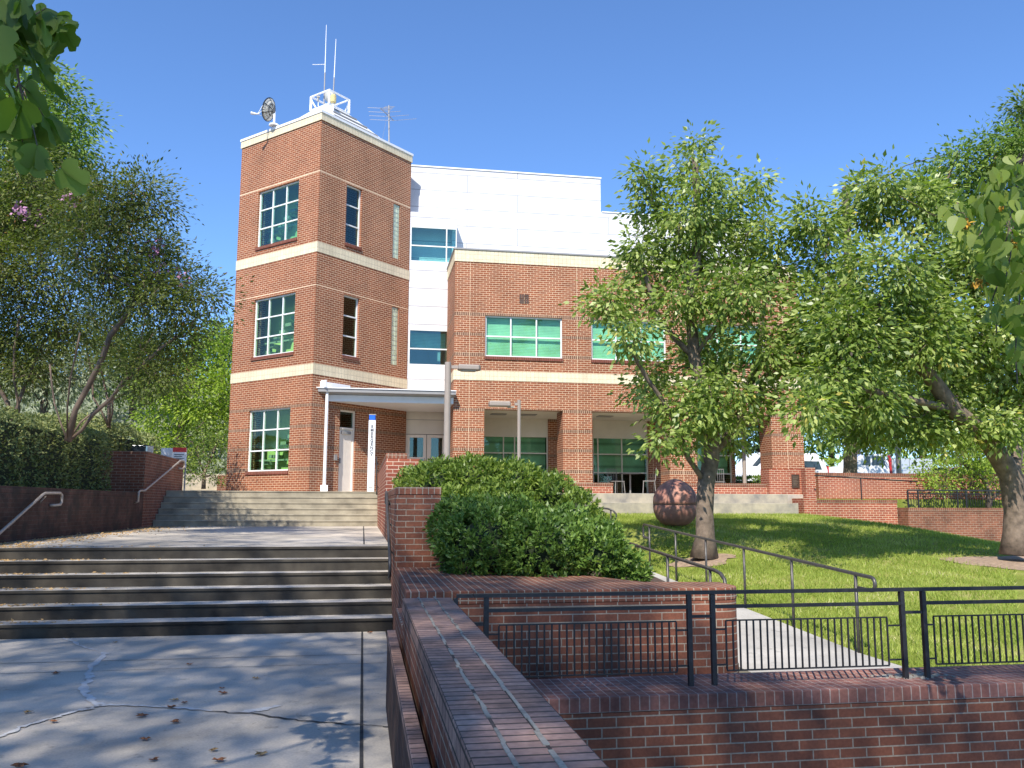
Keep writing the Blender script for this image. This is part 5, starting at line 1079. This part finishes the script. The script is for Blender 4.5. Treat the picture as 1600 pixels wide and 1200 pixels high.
# grass
n = 120000; X = 5.38+(24-5.38)*RNG.random(n*2)**1.25; Yv = 6.7+(24.85-6.7)*RNG.random(n*2)**1.15
ok = (((X > 5.4) | (Yv > 18.7)) & ((X-6.46)**2+(Yv-16)**2 > .35+.3*RNG.random(n*2)) & ((X-12.3)**2+(Yv-15)**2 > .8+.9*RNG.random(n*2)) & (X/Yv < .82))
X, Yv = X[ok][:n], Yv[ok][:n]; Zv = np.array([lawn_z(x, y) for x, y in zip(X, Yv)])
pt = .45+.25*np.sin(X*1.9+np.sin(Yv*1.3)*2)*np.sin(Yv*1.1+1)+.12*np.sin(X*5.3+Yv*3.1)+RNG.normal(0, .2, len(X))
gr = leafmesh('grass', np.stack([X, Yv, Zv-.005], 1), np.stack([RNG.normal(0, .5, len(X)), RNG.normal(0, .5, len(X)), np.ones(len(X))], 1), .062, M['grass_blade'], None, shape='blade', wide=.22, up=0, tone=pt, kind='stuff', sizevar=.5)
# fallen leaves: litter along the left wall, and single leaves on the paving
n = 1500; Yv = RNG.uniform(12.3, 22.9, n); X = -5.12+np.abs(RNG.normal(0, .42, n)); sel = X < -3.4
P = np.stack([X, Yv, np.full(n, .918)], 1)[sel]
for k in range(6):
    m = 130; P = np.concatenate([P, np.stack([-5.1+np.abs(RNG.normal(0, .9, m)), np.full(m, lowY[k]+.06)+RNG.uniform(0, .26, m), np.full(m, (k+1)*.152+.006)], 1)])
litter = leafmesh('leaf_litter', P, np.concatenate([RNG.normal(size=(len(P), 2)), RNG.normal(0, .12, (len(P), 1))], 1), .05, M['dead_leaf_tan'], None, wide=.6, up=3, kind='stuff')
lv = [(87,1051,'small reddish leaf on the pavement near its left edge, left of the white crack',0,.075),(180,1003,'pale speck leaf just right of the top of the white crack',1,.05),(222,1118,'large brown curled leaf below the crack junction',0,.085),(268,1104,'orange leaf lying on the horizontal crack line',0,.07),(288,1097,'dark narrow leaf just above the horizontal crack line',0,.05),(275,1127,'brown leaf just below the horizontal crack line',0,.07),(349,1082,'broad brown leaf in mid pavement above the crack',0,.08),(347,1074,'small red leaf touching the broad brown leaf',0,.05),(400,1059,'yellow tan leaf right of the pavement middle',1,.065),(272,1093,'tan star-shaped leaf above the horizontal crack',1,.07),(408,1177,'tan upright leaf at the bottom of the pavement',1,.08),(342,1187,'red brown leaf at the bottom of the pavement',0,.08),(334,1171,'tan flat leaf just above the red brown bottom leaf',1,.055),(227,1154,'rust leaf midway between the crack and the picture bottom',0,.065),(84,1127,'orange leaf resting on the left sweep of the white crack',0,.065),(44,1112,'pale tan leaf at the far left of the pavement',1,.065),(30,1197,'red leaf at the bottom left corner',0,.09),(578,988,'brown leaf at the foot of the right end of the lower stairs',0,.07),(262,989,'dark red leaf at the foot of the lower stairs, middle',0,.06),(240,1186,'thin dark leaf at the bottom of the pavement',0,.06),(296,1037,'dark leaf alone in the upper middle of the pavement',0,.06)]
for px, py, lb, mi, sz in lv:
    x, y = on(px, py, .012); t = None
    a = random.uniform(0, 6.28); q = MB(); ring = [(0, -.5), (.16, -.2), (.5, -.28), (.3, .02), (.42, .3), (.14, .24), (0, .55), (-.14, .22), (-.44, .32), (-.3, 0), (-.48, -.3), (-.15, -.2)]
    pts = [(sz*(u*math.cos(a)-v*math.sin(a)), sz*(u*math.sin(a)+v*math.cos(a)), sz*(.04+.22*random.random())) for u, v in ring]
    q.v = [(0, 0, sz*.05)]+pts; q.f = [[0, i+1, (i+1) % 12+1] for i in range(12)]
    o = q.build('fallen_leaf', M['dead_leaf_tan' if mi else 'dead_leaf']); o.location = (x, y, .006); tag(o, lb, 'leaf', 'fallen leaves on the pavement')
    md = o.modifiers.new('thick', 'SOLIDIFY'); md.thickness = .0012
